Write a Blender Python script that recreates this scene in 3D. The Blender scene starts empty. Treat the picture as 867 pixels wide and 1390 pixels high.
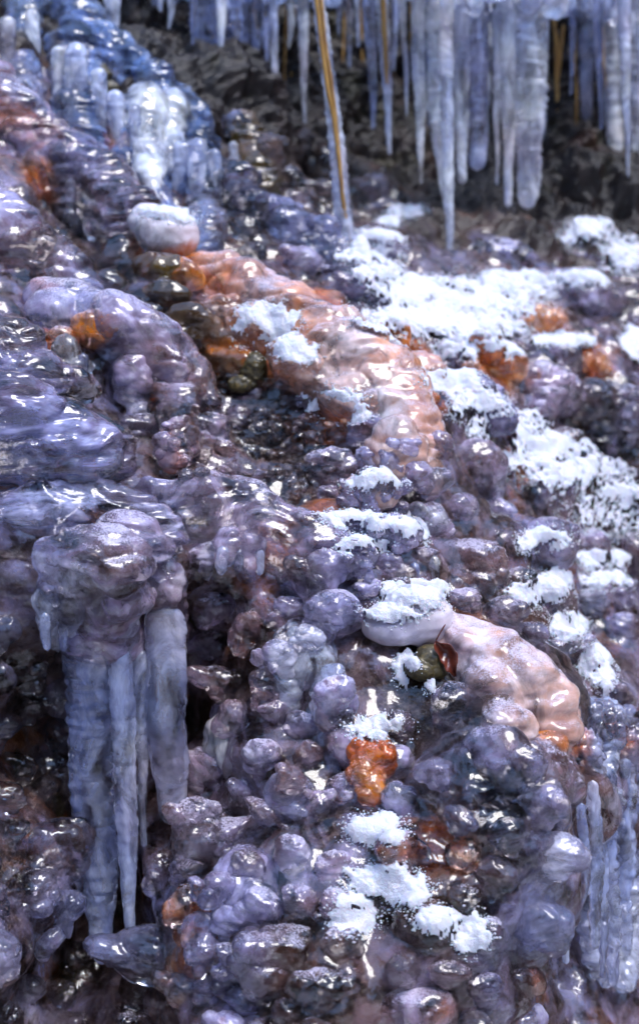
import bpy, bmesh, math, random
import numpy as np
from mathutils import Vector, Matrix, Quaternion, Euler

random.seed(7)
RNG = np.random.default_rng(11)
scene = bpy.context.scene
C = scene.collection

# ------------------------------------------------------------------ camera
F_PX, CX, CY = 1625.0, 433.5, 695.0          # focal length in photo pixels, photo centre
PITCH = math.radians(10)
CAM = np.array((0.0, 0.0, 0.0))
FWD = np.array((0, math.cos(PITCH), -math.sin(PITCH)))
UP = np.array((0, math.sin(PITCH), math.cos(PITCH)))
RIGHT = np.array((1.0, 0, 0))

def ray(px, py):
    return FWD + RIGHT * ((px - CX) / F_PX) + UP * ((CY - py) / F_PX)

def P(px, py, d):
    return CAM + ray(px, py) * d

def project(p):
    q = np.asarray(p) - CAM
    d = q @ FWD
    return CX + F_PX * (q @ RIGHT) / d, CY - F_PX * (q @ UP) / d, d

# ------------------------------------------------------------------ noise (numpy)
def _hash(ix, iy, iz, seed):
    h = (ix.astype(np.uint32) * np.uint32(374761393) + iy.astype(np.uint32) * np.uint32(668265263)
         + iz.astype(np.uint32) * np.uint32(2147483647) + np.uint32((seed * 974711 + 12345) & 0xffffffff))
    h = (h ^ (h >> np.uint32(13))) * np.uint32(1274126177)
    h = (h ^ (h >> np.uint32(16))) * np.uint32(2246822519)
    h = h ^ (h >> np.uint32(15))
    return h.astype(np.float64) / 4294967295.0

def vnoise(p, seed=0):
    p = np.asarray(p, dtype=np.float64)
    i = np.floor(p).astype(np.int64); f = p - i
    u = f * f * f * (f * (f * 6 - 15) + 10)
    r = 0
    for a in (0, 1):
        wx = u[:, 0] if a else 1 - u[:, 0]
        for b in (0, 1):
            wy = u[:, 1] if b else 1 - u[:, 1]
            for c in (0, 1):
                wz = u[:, 2] if c else 1 - u[:, 2]
                r = r + wx * wy * wz * _hash(i[:, 0] + a, i[:, 1] + b, i[:, 2] + c, seed)
    return r * 2 - 1

def fbm(p, octaves=4, seed=0, gain=.5):
    p = np.asarray(p, dtype=np.float64); r = 0; a = 1.0
    for o in range(octaves):
        r = r + a * vnoise(p, seed + o * 17); p = p * 2.03 + 3.1; a *= gain
    return r

def worley(p, seed=0):
    p = np.asarray(p, dtype=np.float64)
    i = np.floor(p).astype(np.int64)
    f1 = np.full(len(p), 9.0); f2 = np.full(len(p), 9.0)
    for a in (-1, 0, 1):
        for b in (-1, 0, 1):
            for c in (-1, 0, 1):
                q = [i[:, 0] + a, i[:, 1] + b, i[:, 2] + c]
                d = np.sqrt(sum((q[k] + .1 + .8 * _hash(*q, seed + k) - p[:, k]) ** 2 for k in range(3)))
                n1 = np.minimum(f1, d)
                f2 = np.minimum(f2, np.maximum(f1, d)); f1 = n1
    return f1, f2

def beads(p, seed=0):
    f1, f2 = worley(p, seed)
    return np.sqrt(np.clip(1 - (f1 / .85) ** 2, 0, 1)) * np.clip((f2 - f1) * 3.2, 0, 1) ** .5

def domes(p, seed=0, k=7.0):
    """Rounded domes that melt into one another (smooth cell noise), 0..1."""
    p = np.asarray(p, dtype=np.float64); i = np.floor(p).astype(np.int64); acc = 0; 
    for a in (-1, 0, 1):
        for b in (-1, 0, 1):
            for c in (-1, 0, 1):
                q = [i[:, 0] + a, i[:, 1] + b, i[:, 2] + c]
                d2 = sum((q[j] + .1 + .8 * _hash(*q, seed + j) - p[:, j]) ** 2 for j in range(3))
                acc = acc + np.exp(-k * d2 / (.5 + .9 * _hash(*q, seed + 7)))
    return np.sqrt(np.clip(1 + np.log(acc + 1e-9) / k * 1.5, 0, 1.2))

def sstep(a, b, x):
    t = np.clip((x - a) / (b - a), 0, 1); return t * t * (3 - 2 * t)

# ------------------------------------------------------------------ the rock bank as a height field y(x, z)
CTRL = [(0, 0, 2.35), (220, 0, 2.5), (433, 0, 2.72), (650, 0, 2.85), (867, 0, 2.95),
        (0, 150, 2.08), (200, 150, 2.2), (433, 200, 2.6), (650, 200, 2.8), (867, 230, 2.9),
        (0, 300, 1.88), (80, 305, 2.02), (150, 365, 1.98), (200, 330, 1.95), (433, 330, 2.2), (620, 320, 2.45), (760, 330, 2.62), (867, 330, 2.66),
        (0, 450, 1.62), (180, 450, 1.74), (300, 470, 1.83), (190, 570, 1.74), (433, 450, 1.82), (560, 450, 2.02), (680, 440, 2.18), (867, 450, 2.42),
        (0, 600, 1.5), (200, 610, 1.64), (320, 590, 1.72), (433, 600, 1.72), (560, 600, 1.72), (680, 620, 1.95), (867, 650, 2.2),
        (0, 800, 1.45), (140, 780, 1.44), (270, 850, 1.62), (433, 800, 1.54), (560, 830, 1.55), (690, 780, 1.74), (780, 850, 1.86), (867, 880, 2.15),
        (0, 1000, 1.52), (60, 1000, 1.62), (150, 1000, 1.73), (245, 1000, 1.72), (200, 900, 1.66), (380, 1000, 1.48), (500, 1000, 1.46), (650, 980, 1.46), (760, 990, 1.55), (860, 960, 1.85),
        (0, 1300, 1.40), (130, 1180, 1.72), (240, 1250, 1.48), (380, 1250, 1.34), (520, 1250, 1.33), (660, 1200, 1.33), (745, 1200, 1.43), (790, 1230, 1.75), (867, 1200, 1.78)]
EXTRA = [(-500, -200, 2.2), (400, -350, 2.7), (1300, -250, 3.1), (1500, 500, 2.7), (-600, 600, 1.5), (-600, 1300, 1.4),
         (1400, 1200, 2.0), (400, 1700, 1.2), (-400, 1750, 1.25), (1200, 1700, 1.7)]
_cp = np.array([P(*c) for c in CTRL + EXTRA])
def _phi(r): return np.where(r > 1e-9, r * r * np.log(r + 1e-9), 0)
_n = len(_cp)
_K = _phi(np.hypot(_cp[:, None, 0] - _cp[None, :, 0], _cp[:, None, 2] - _cp[None, :, 2])) + np.eye(_n) * 2e-4
_Q = np.c_[np.ones(_n), _cp[:, 0], _cp[:, 2]]
_A = np.block([[_K, _Q], [_Q.T, np.zeros((3, 3))]])
_w = np.linalg.solve(_A, np.r_[_cp[:, 1], 0, 0, 0])
def base_y(x, z):
    x = np.atleast_1d(np.asarray(x, float)); z = np.atleast_1d(np.asarray(z, float))
    r = np.hypot(x[:, None] - _cp[None, :, 0], z[:, None] - _cp[None, :, 2])
    return _phi(r) @ _w[:_n] + _w[_n] + _w[_n + 1] * x + _w[_n + 2] * z

def depth_at(px, py):
    r = ray(px, py)
    ds = np.linspace(0.9, 3.6, 500)
    pts = CAM + r[None, :] * ds[:, None]
    g = pts[:, 1] - base_y(pts[:, 0], pts[:, 2])
    k = int(np.argmax(g > 0))
    if k == 0: return 2.0
    t = g[k - 1] / (g[k - 1] - g[k])
    return ds[k - 1] + t * (ds[k] - ds[k - 1])

def normal_at(x, z):
    e = .02
    y = base_y([x, x + e, x, x - e, x], [z, z, z + e, z, z - e])
    n = Vector(((y[1] - y[3]) / (2 * e), -1, (y[2] - y[4]) / (2 * e)))
    return n.normalized()

# ------------------------------------------------------------------ where iron-rich seeps stain the ice, where brown rock shows and crevice shade is painted in
SEEP = [(110, 452, 42), (255, 372, 40), (200, 345, 34), (335, 470, 60), (395, 475, 70), (440, 425, 60), (505, 465, 60), (470, 560, 50), (560, 475, 55), (725, 430, 60),
        (660, 490, 70), (585, 545, 36), (800, 490, 50), (240, 545, 40), (590, 1160, 60), (745, 1005, 55), (640, 868, 48), (700, 640, 36), (280, 1270, 70),
        (380, 745, 46), (300, 400, 50), (530, 520, 60), (440, 700, 40), (150, 200, 36), (70, 470, 30), (330, 870, 36), (830, 1010, 40), (40, 250, 40)]
BARE_SHADE = [(300, 490, 90), (380, 600, 110), (190, 370, 75), (225, 595, 70), (30, 1060, 130), (50, 900, 100), (200, 960, 110), (270, 990, 60), (590, 960, 100), (650, 1120, 130),
        (440, 250, 140), (560, 300, 110), (800, 560, 110), (850, 640, 80), (600, 1230, 80), (320, 310, 90), (230, 430, 60), (770, 1200, 80), (640, 690, 60), (130, 1230, 130), (90, 600, 120), (60, 500, 90), (150, 690, 80), (120, 790, 90), (80, 310, 90), (150, 370, 80), (350, 930, 60), (560, 640, 50)]
def _zones(z): return [(P(x, y, depth_at(x, y)), r * depth_at(x, y) / F_PX) for x, y, r in z]
SEEP, BARE_SHADE = _zones(SEEP), _zones(BARE_SHADE)
def zone(p, zs):
    p = np.asarray(p, float); v = np.zeros(len(p))
    for c, r in zs: v = np.maximum(v, 1 - np.linalg.norm(p - c, axis=1) / (r * 1.25))
    return np.clip(v, 0, 1)
def zone_attributes(me, world):
    for n, z in (('seep', SEEP), ('bare', BARE_SHADE)):
        a = me.attributes.new(n, 'FLOAT', 'POINT'); a.data.foreach_set('value', zone(world, z).astype(np.float32))

# ------------------------------------------------------------------ materials
def nt(name):
    m = bpy.data.materials.new(name); m.use_nodes = True
    t = m.node_tree; t.nodes.clear()
    return m, t

class G:
    def __init__(s, t): s.t = t
    def n(s, typ, **kw):
        o = s.t.nodes.new(typ)
        for k, v in kw.items():
            if k.startswith('i_'):
                key = k[2:].replace('_', ' ')
                o.inputs[key].default_value = v
            else: setattr(o, k, v)
        return o
    def l(s, a, b): s.t.links.new(a, b)
    def noise(s, vec, scale, detail=4, rough=.55, dist=0.0):
        o = s.n('ShaderNodeTexNoise'); o.inputs['Scale'].default_value = scale; o.inputs['Detail'].default_value = detail
        o.inputs['Roughness'].default_value = rough; o.inputs['Distortion'].default_value = dist
        s.l(vec, o.inputs['Vector']); return o.outputs['Fac']
    def map(s, v, a, b, c=0.0, d=1.0):
        o = s.n('ShaderNodeMapRange'); o.inputs[1].default_value = a; o.inputs[2].default_value = b
        o.inputs[3].default_value = c; o.inputs[4].default_value = d; s.l(v, o.inputs[0]); return o.outputs[0]
    def math(s, op, a, b):
        o = s.n('ShaderNodeMath', operation=op)
        for k, v in enumerate((a, b)):
            if isinstance(v, (int, float)): o.inputs[k].default_value = v
            else: s.l(v, o.inputs[k])
        return o.outputs[0]
    def ramp(s, v, stops):
        o = s.n('ShaderNodeValToRGB'); e = o.color_ramp.elements
        while len(e) < len(stops): e.new(.5)
        for k, (p, c) in enumerate(stops): e[k].position = p; e[k].color = (*c, 1)
        s.l(v, o.inputs[0]); return o.outputs[0]
    def mix(s, f, a, b):
        o = s.n('ShaderNodeMix', data_type='RGBA')
        if isinstance(f, (int, float)): o.inputs[0].default_value = f
        else: s.l(f, o.inputs[0])
        for k, v in ((6, a), (7, b)):
            if isinstance(v, tuple): o.inputs[k].default_value = (*v, 1)
            else: s.l(v, o.inputs[k])
        return o.outputs[2]

def ice_material(name, cols, clear=(.2, .75), rough=(.05, .22), frost=.0, stain=None, sss=.35, bump=.27, stretch=(1, 1, 1)):
    """Translucent ice: milky scattering patches in clear ice, wet gloss, frost dust with a painted top sheen on the upper faces."""
    m, t = nt(name); g = G(t)
    geo = g.n('ShaderNodeNewGeometry'); info = g.n('ShaderNodeObjectInfo')
    mp = g.n('ShaderNodeMapping'); mp.inputs['Scale'].default_value = stretch
    g.l(geo.outputs['Position'], mp.inputs['Vector'])
    pos = mp.outputs['Vector']; raw = geo.outputs['Position']
    n1 = g.noise(pos, 9, 5, .6, .6)
    rnd = g.math('MULTIPLY', g.math('SUBTRACT', info.outputs['Random'], .5), .34)
    fac = g.math('ADD', g.map(n1, .28, .72), rnd)
    col = g.ramp(fac, [(k / (len(cols) - 1), c) for k, c in enumerate(cols)])
    fine = g.noise(pos, 70, 4, .65)
    col = g.mix(g.map(fine, .52, .8, 0, .4), col, tuple(min(1, c * 1.2) for c in cols[-1]))
    if stain:
        sn = g.map(g.noise(raw, 6.5, 4, .6, .8), stain[1], stain[1] + .13)
        col = g.mix(sn, col, stain[0])
    hue = g.noise(raw, 4.5, 2, .5)
    if cols[1][0] < 3 * cols[1][2]: col = g.mix(g.map(hue, .50, .68, 0, .55), col, g.mix(.75, col, (.30, .40, .85)))
    col = g.mix(g.map(hue, .48, .30, 0, .6), col, g.mix(.5, col, (.62, .34, .30)))
    def both(n):
        q1 = g.n('ShaderNodeAttribute', attribute_name=n); q2 = g.n('ShaderNodeAttribute', attribute_name=n, attribute_type='OBJECT')
        return g.math('ADD', q1.outputs['Fac'], q2.outputs['Fac'])
    seep, bare = both('seep'), both('bare')
    zn = g.math('MULTIPLY', g.math('SUBTRACT', g.noise(raw, 19, 5, .65, .6), .5), 1.5)
    sf = g.math('MULTIPLY', g.map(g.math('ADD', seep, zn), .12, .60, 0, .92), g.map(seep, 0, .12))
    bf = g.math('MULTIPLY', g.map(g.math('ADD', bare, zn), .15, .75, 0, .8), g.map(bare, 0, .2))
    tone = g.ramp(g.noise(raw, 24, 4, .65), [(.32, (.50, .10, .006)), (.45, (.93, .24, .008)), (.56, (.94, .42, .16)), (.68, (.92, .66, .56))])
    col = g.mix(bf, col, (.085, .042, .018))  # brown of bare rock, with crevice shade painted into it
    col = g.mix(sf, col, tone)
    clr = g.math('ADD', g.map(g.noise(pos, 17, 5, .62, .9), .36, .66, clear[1], clear[0]), g.math('MULTIPLY', bf, .25))
    rgh = g.map(g.noise(raw, 30, 3), .35, .7, rough[0], rough[1])
    b1 = g.noise(pos, 42, 2, .45, .6); b2 = g.noise(raw, 300, 0, .6)
    h = g.math('ADD', b1, g.math('MULTIPLY', b2, .05))
    bp = g.n('ShaderNodeBump'); bp.inputs['Strength'].default_value = bump; bp.inputs['Distance'].default_value = .008
    g.l(h, bp.inputs['Height'])
    pb = g.n('ShaderNodeBsdfPrincipled')                       # milky ice
    g.l(col, pb.inputs['Base Color']); g.l(rgh, pb.inputs['Roughness'])
    pb.inputs['IOR'].default_value = 1.31
    pb.inputs['Subsurface Weight'].default_value = sss; pb.inputs['Subsurface Radius'].default_value = (.9, .85, 1.0)
    pb.inputs['Subsurface Scale'].default_value = .012
    pb.inputs['Coat Weight'].default_value = 1; pb.inputs['Coat Roughness'].default_value = .12; pb.inputs['Coat IOR'].default_value = 1.5
    g.l(bp.outputs[0], pb.inputs['Normal']); g.l(bp.outputs[0], pb.inputs['Coat Normal'])
    gl = g.n('ShaderNodeBsdfPrincipled')                       # clear ice
    g.l(g.mix(.62, col, (.97, .96, 1.0)), gl.inputs['Base Color'])
    gl.inputs['Transmission Weight'].default_value = 1; gl.inputs['Roughness'].default_value = .04; gl.inputs['IOR'].default_value = 1.31
    gl.inputs['Coat Weight'].default_value = .6; gl.inputs['Coat Roughness'].default_value = .10; gl.inputs['Coat IOR'].default_value = 1.5
    g.l(bp.outputs[0], gl.inputs['Normal']); g.l(bp.outputs[0], gl.inputs['Coat Normal'])
    ms = g.n('ShaderNodeMixShader'); g.l(clr, ms.inputs[0]); g.l(pb.outputs[0], ms.inputs[1]); g.l(gl.outputs[0], ms.inputs[2])
    out = g.n('ShaderNodeOutputMaterial'); res = ms.outputs[0]
    if frost > 0:
        sep = g.n('ShaderNodeSeparateXYZ'); g.l(bp.outputs[0], sep.inputs[0])
        up = g.map(sep.outputs['Z'], .05, .95)
        grain = g.noise(raw, 420, 2, .7); patch = g.noise(raw, 13, 4, .65, .5)
        f = g.math('ADD', g.math('ADD', up, g.math('MULTIPLY', g.math('SUBTRACT', patch, .5), 2.2)), g.math('MULTIPLY', g.math('SUBTRACT', grain, .5), 1.6))
        f = g.math('SUBTRACT', f, g.math('ADD', g.math('MULTIPLY', sf, .45), g.math('MULTIPLY', bf, .3)))
        f = g.map(f, 1.05 - frost, 1.95 - frost, 0, .92)  # frost dust, with pale top highlights painted in along with it
        sn = g.n('ShaderNodeBsdfPrincipled'); sn.inputs['Base Color'].default_value = (.70, .66, .84, 1); sn.inputs['Roughness'].default_value = .6
        b = g.n('ShaderNodeBump'); b.inputs['Strength'].default_value = .8; b.inputs['Distance'].default_value = .002
        g.l(grain, b.inputs['Height']); g.l(b.outputs[0], sn.inputs['Normal'])
        mx = g.n('ShaderNodeMixShader'); g.l(f, mx.inputs[0]); g.l(res, mx.inputs[1]); g.l(sn.outputs[0], mx.inputs[2]); res = mx.outputs[0]
    g.l(res, out.inputs['Surface'])
    return m

M = {}
M['sheet'] = ice_material('clear_ice_skin', [(.10, .045, .030), (.24, .15, .18), (.46, .38, .62), (.80, .78, 1.0)], (.5, 1.15), frost=0, sss=0, stain=((.50, .17, .06), .64))
M['grey'] = ice_material('streaked_grey_ice', [(.045, .019, .009), (.12, .072, .068), (.30, .235, .40), (.76, .74, 1.0)], (.3, 1.05), frost=0, stretch=(.6, 1, 2.0), stain=((.30, .11, .05), .62), sss=.1)
M['violet'] = ice_material('violet_ice', [(.055, .024, .020), (.17, .105, .135), (.43, .355, .54), (.88, .85, .98)], (.2, 1.0), frost=.22, stain=((.62, .22, .12), .60), sss=.15)
M['pink'] = ice_material('pink_stained_ice', [(.42, .15, .09), (.74, .36, .24), (.88, .62, .56), (.94, .90, .97)], (.1, .85), frost=.30, stain=((.94, .32, .06), .53), sss=.25)
M['blue'] = ice_material('blue_ice', [(.03, .06, .17), (.13, .22, .50), (.42, .54, .88), (.86, .91, 1.0)], (.35, 1.0), frost=0, stretch=(1.2, 1, .6), sss=.1)
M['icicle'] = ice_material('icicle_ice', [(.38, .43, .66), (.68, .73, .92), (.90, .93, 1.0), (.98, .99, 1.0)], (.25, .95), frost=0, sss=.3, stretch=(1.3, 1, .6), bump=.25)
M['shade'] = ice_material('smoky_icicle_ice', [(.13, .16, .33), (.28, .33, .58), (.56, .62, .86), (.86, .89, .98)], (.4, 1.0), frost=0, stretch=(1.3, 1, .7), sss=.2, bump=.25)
M['nodule'] = ice_material('nodule_ice', [(.055, .022, .012), (.15, .088, .105), (.41, .335, .51), (.88, .85, .98)], (.2, 1.05), frost=.2, stain=((.50, .16, .06), .62), sss=.1)
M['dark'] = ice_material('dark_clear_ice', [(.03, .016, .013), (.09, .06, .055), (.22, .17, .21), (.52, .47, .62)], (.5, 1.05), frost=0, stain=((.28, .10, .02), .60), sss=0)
M['amber'] = ice_material('amber_ice', [(.12, .012, .001), (.40, .055, .002), (.66, .13, .003), (.62, .22, .03)], (.3, .9), frost=.05, sss=.1)
M['orange'] = ice_material('orange_stained_ice', [(.20, .09, .08), (.50, .20, .10), (.80, .42, .24), (.88, .74, .78)], (.15, .8), frost=.3, stain=((.88, .26, .02), .55), sss=.2)
M['curtain'] = ice_material('clear_curtain_ice', [(.14, .14, .28), (.34, .36, .58), (.62, .66, .88), (.90, .91, .99)], (.4, 1.05), frost=0, sss=.15)
M['glow'] = ice_material('orange_stain_ice', [(.26, .10, .08), (.80, .20, .008), (.92, .30, .02), (.78, .60, .62)], (.3, .95), frost=.25, sss=.1)
M['slab'] = ice_material('glassy_slab_ice', [(.16, .21, .42), (.34, .41, .70), (.62, .69, .95), (.90, .93, 1.0)], (.45, 1.0), frost=0, stretch=(1.3, 1, .7), sss=.1, bump=.3)
M['lobe'] = ice_material('pink_white_ice', [(.44, .24, .20), (.74, .46, .38), (.84, .68, .70), (.94, .90, .97)], (.1, .8), frost=.45, stain=((.93, .40, .14), .55), sss=.3)
M['milk'] = ice_material('milky_bulb_ice', [(.66, .50, .54), (.80, .68, .74), (.88, .80, .88), (.95, .92, .98)], (.05, .35), frost=.3, sss=.35, bump=.2)
M['olive'] = ice_material('mossy_stone_under_ice', [(.012, .009, .004), (.050, .034, .006), (.13, .080, .018), (.26, .20, .17)], (.1, .6), frost=.1, stain=((.26, .055, .012), .58), sss=0)

def snow_material():
    m, t = nt('snow'); g = G(t); geo = g.n('ShaderNodeNewGeometry'); raw = geo.outputs['Position']
    a = g.noise(raw, 350, 3, .7); b = g.noise(raw, 90, 3)
    h = g.math('ADD', a, b)
    bp = g.n('ShaderNodeBump'); bp.inputs['Strength'].default_value = .7; bp.inputs['Distance'].default_value = .003; g.l(h, bp.inputs['Height'])
    pb = g.n('ShaderNodeBsdfPrincipled'); g.l(g.ramp(b, [(0, (.58, .60, .70)), (1, (.74, .75, .82))]), pb.inputs['Base Color'])  # blue-grey shading of the snow put into its base colour
    pb.inputs['Roughness'].default_value = .55; pb.inputs['Subsurface Weight'].default_value = .25; pb.inputs['Subsurface Scale'].default_value = .004
    g.l(bp.outputs[0], pb.inputs['Normal'])
    o = g.n('ShaderNodeOutputMaterial'); g.l(pb.outputs[0], o.inputs['Surface']); return m
M['snow'] = snow_material()

def slope_material():
    m, t = nt('wet_rock_and_ice'); g = G(t); geo = g.n('ShaderNodeNewGeometry'); raw = geo.outputs['Position']
    at = g.n('ShaderNodeAttribute', attribute_name='icy')
    rock = g.ramp(g.noise(raw, 14, 8, .65, .5), [(.3, (.003, .0015, .0015)), (.48, (.007, .0035, .003)), (.6, (.016, .009, .007)), (.75, (.05, .032, .034))])
    rock = g.mix(g.map(g.noise(raw, 8, 5, .6), .56, .68, 0, .8), rock, (.026, .021, .004))
    rock = g.mix(g.map(g.noise(raw, 5.3, 5, .6), .60, .70, 0, .75), rock, (.045, .013, .006))
    ice = g.ramp(g.noise(raw, 16, 8, .68, .8), [(.28, (.012, .006, .003)), (.44, (.055, .030, .020)), (.56, (.13, .080, .065)), (.74, (.36, .27, .30))])
    ice = g.mix(g.map(g.noise(raw, 6, 5, .6, .6), .57, .68, 0, .85), ice, (.42, .12, .025))
    ice = g.mix(g.map(g.noise(raw, 7.3, 5, .6, .4), .60, .70, 0, .7), ice, (.10, .075, .012))
    col = g.mix(at.outputs['Fac'], rock, ice)
    sp = g.n('ShaderNodeAttribute', attribute_name='seep').outputs['Fac']
    col = g.mix(g.map(g.math('ADD', sp, g.math('MULTIPLY', g.math('SUBTRACT', g.noise(raw, 30, 5, .6), .5), 1.4)), .3, .7, 0, .85), col, (.50, .13, .015))
    h = g.math('ADD', g.noise(raw, 60, 5, .6), g.math('MULTIPLY', g.noise(raw, 240, 3), .25))
    bp = g.n('ShaderNodeBump'); bp.inputs['Strength'].default_value = .6; bp.inputs['Distance'].default_value = .008; g.l(h, bp.inputs['Height'])
    pb = g.n('ShaderNodeBsdfPrincipled'); g.l(col, pb.inputs['Base Color'])
    g.l(g.map(at.outputs['Fac'], 0, 1, .5, .2), pb.inputs['Roughness']); pb.inputs['IOR'].default_value = 1.33
    g.l(g.map(at.outputs['Fac'], 0, 1, .3, .8), pb.inputs['Coat Weight']); pb.inputs['Coat Roughness'].default_value = .06
    g.l(bp.outputs[0], pb.inputs['Normal']); g.l(bp.outputs[0], pb.inputs['Coat Normal'])
    o = g.n('ShaderNodeOutputMaterial'); g.l(pb.outputs[0], o.inputs['Surface']); return m
M['slope'] = slope_material()

def plain(name, stops, scale=40, rough=.6, bump=.4, trans=0.0, stretch=(1, 1, 1)):
    m, t = nt(name); g = G(t); geo = g.n('ShaderNodeNewGeometry')
    mp = g.n('ShaderNodeMapping'); mp.inputs['Scale'].default_value = stretch; g.l(geo.outputs['Position'], mp.inputs['Vector'])
    nz = g.noise(mp.outputs[0], scale, 5, .6)
    pb = g.n('ShaderNodeBsdfPrincipled'); g.l(g.ramp(nz, stops), pb.inputs['Base Color']); pb.inputs['Roughness'].default_value = rough
    pb.inputs['Coat Weight'].default_value = trans
    bp = g.n('ShaderNodeBump'); bp.inputs['Strength'].default_value = bump; bp.inputs['Distance'].default_value = .003
    g.l(nz, bp.inputs['Height']); g.l(bp.outputs[0], pb.inputs['Normal'])
    o = g.n('ShaderNodeOutputMaterial'); g.l(pb.outputs[0], o.inputs['Surface']); return m
M['straw'] = plain('dry_straw', [(.3, (.16, .07, .02)), (.7, (.52, .30, .07))], 60, .5, stretch=(4, 4, .5))
M['leaf'] = plain('wet_dead_leaf', [(.3, (.085, .014, .008)), (.7, (.22, .05, .025))], 70, .25, trans=.5)
M['moss'] = plain('moss', [(.3, (.012, .008, .003)), (.55, (.055, .040, .008)), (.75, (.16, .11, .03))], 130, .6, .8, trans=.4)
M['sky_blocker'] = plain('sky_blocker_surface', [(.35, (.02, .018, .014)), (.6, (.06, .05, .04)), (.75, (.30, .30, .32))], 1.2, .8)  # surface of the unseen ring added to block low sky
M['ground'] = plain('snowy_bounce_ground', [(.35, (.10, .085, .075)), (.55, (.45, .45, .48)), (.7, (.75, .75, .8))], 2.5, .7)  # unseen ground, pale enough to bounce light upward

# ------------------------------------------------------------------ mesh helpers
def tag(o, label=None, cat=None, group=None, kind=None):
    if label: o['label'] = label
    if cat: o['category'] = cat
    if group: o['group'] = group
    if kind: o['kind'] = kind
    return o

def mesh_from(name, verts, faces, mat, smooth=True):
    me = bpy.data.meshes.new(name)
    verts = np.asarray(verts, dtype=np.float32); faces = np.asarray(faces, dtype=np.int32)
    me.vertices.add(len(verts)); me.vertices.foreach_set('co', verts.ravel())
    k = faces.shape[1]
    me.loops.add(faces.size); me.loops.foreach_set('vertex_index', faces.ravel())
    me.polygons.add(len(faces)); me.polygons.foreach_set('loop_start', np.arange(0, faces.size, k, dtype=np.int32))
    if hasattr(me.polygons[0], 'loop_total'):
        try: me.polygons.foreach_set('loop_total', np.full(len(faces), k, dtype=np.int32))
        except Exception: pass
    me.update(calc_edges=True); me.validate()
    if smooth: me.polygons.foreach_set('use_smooth', np.ones(len(me.polygons), dtype=bool))
    me.materials.append(mat)
    return me

def link(name, me, parent=None, loc=None):
    o = bpy.data.objects.new(name, me); C.objects.link(o)
    if loc is not None: o.location = Vector(loc)
    if parent: o.parent = parent
    return o

def recenter(me):
    """Moves the mesh to its own origin; returns the place it stood at."""
    n = len(me.vertices); co = np.empty(n * 3, dtype=np.float32); me.vertices.foreach_get('co', co); co = co.reshape(-1, 3)
    c = (co.min(0) + co.max(0)) / 2
    me.vertices.foreach_set('co', (co - c).ravel()); me.update()
    return c

def remesh(bm, voxel, smooth_it, disp=None):
    me = bpy.data.meshes.new('tmp'); bm.to_mesh(me); bm.free()
    o = bpy.data.objects.new('tmp', me); C.objects.link(o)
    r = o.modifiers.new('r', 'REMESH'); r.mode = 'VOXEL'; r.voxel_size = voxel; r.use_smooth_shade = True
    s = o.modifiers.new('s', 'SMOOTH'); s.factor = .5; s.iterations = smooth_it
    dg = bpy.context.evaluated_depsgraph_get(); dg.update()
    new = bpy.data.meshes.new_from_object(o.evaluated_get(dg), depsgraph=dg)
    bpy.data.objects.remove(o); bpy.data.meshes.remove(me)
    if disp:
        n = len(new.vertices); co = np.empty(n * 3); new.vertices.foreach_get('co', co); co = co.reshape(-1, 3)
        no = np.empty(n * 3, dtype=np.float32); new.vertex_normals.foreach_get('vector', no); no = no.reshape(-1, 3)
        co = co + no * disp(co, no)[:, None]
        new.vertices.foreach_set('co', co.astype(np.float32).ravel()); new.update()
    new.polygons.foreach_set('use_smooth', np.ones(len(new.polygons), dtype=bool))
    return new

def add_ball(bm, c, rx, ry, rz, rot=0.0, seg=18):
    """An ellipsoid: rx, rz across the picture plane, ry in depth; rot tilts it clockwise as seen from the front."""
    mat = Matrix.Translation(Vector(c)) @ Matrix.Rotation(math.radians(rot), 4, 'Y') @ Matrix.Diagonal((rx, ry, rz, 1))
    bmesh.ops.create_uvsphere(bm, u_segments=seg, v_segments=max(8, seg // 2 + 2), radius=1, matrix=mat)

def ice_disp(rip=.0016, bead=0.0, cell=.03, lump=.004, seed=0):
    def f(co, no):
        q = co * np.array((26, 34, 92)) + np.array((0, 0, 1)) * (fbm(co * 14, 2, seed + 5)[:, None] * 2.0)
        d = rip * vnoise(q, seed) + .009 * vnoise(co * 9, seed + 11) * (lump > .0025) + lump * fbm(co * 17, 3, seed + 1) + .0002 * vnoise(co * 120, seed + 2)
        # drip rings: water freezing in stacked skins
        d = d + rip * 2.6 * np.abs(vnoise(co * np.array((11, 16, 58)) + np.array((.35, 0, 0)) * co[:, 2:3] * 40 + fbm(co * 9, 2, seed + 6)[:, None] * .8, seed + 12)) - rip
        d = d + rip * .9 * np.abs(vnoise(co * np.array((12, 12, 75)) + fbm(co * 22, 2, seed + 9)[:, None], seed + 3)) * (1 - np.abs(no[:, 2]))
        if bead: d = d + bead * (beads(co / cell, seed + 4) - .5) + bead * .35 * (beads(co / (cell * .45), seed + 8) - .5)
        return d
    return f

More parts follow.
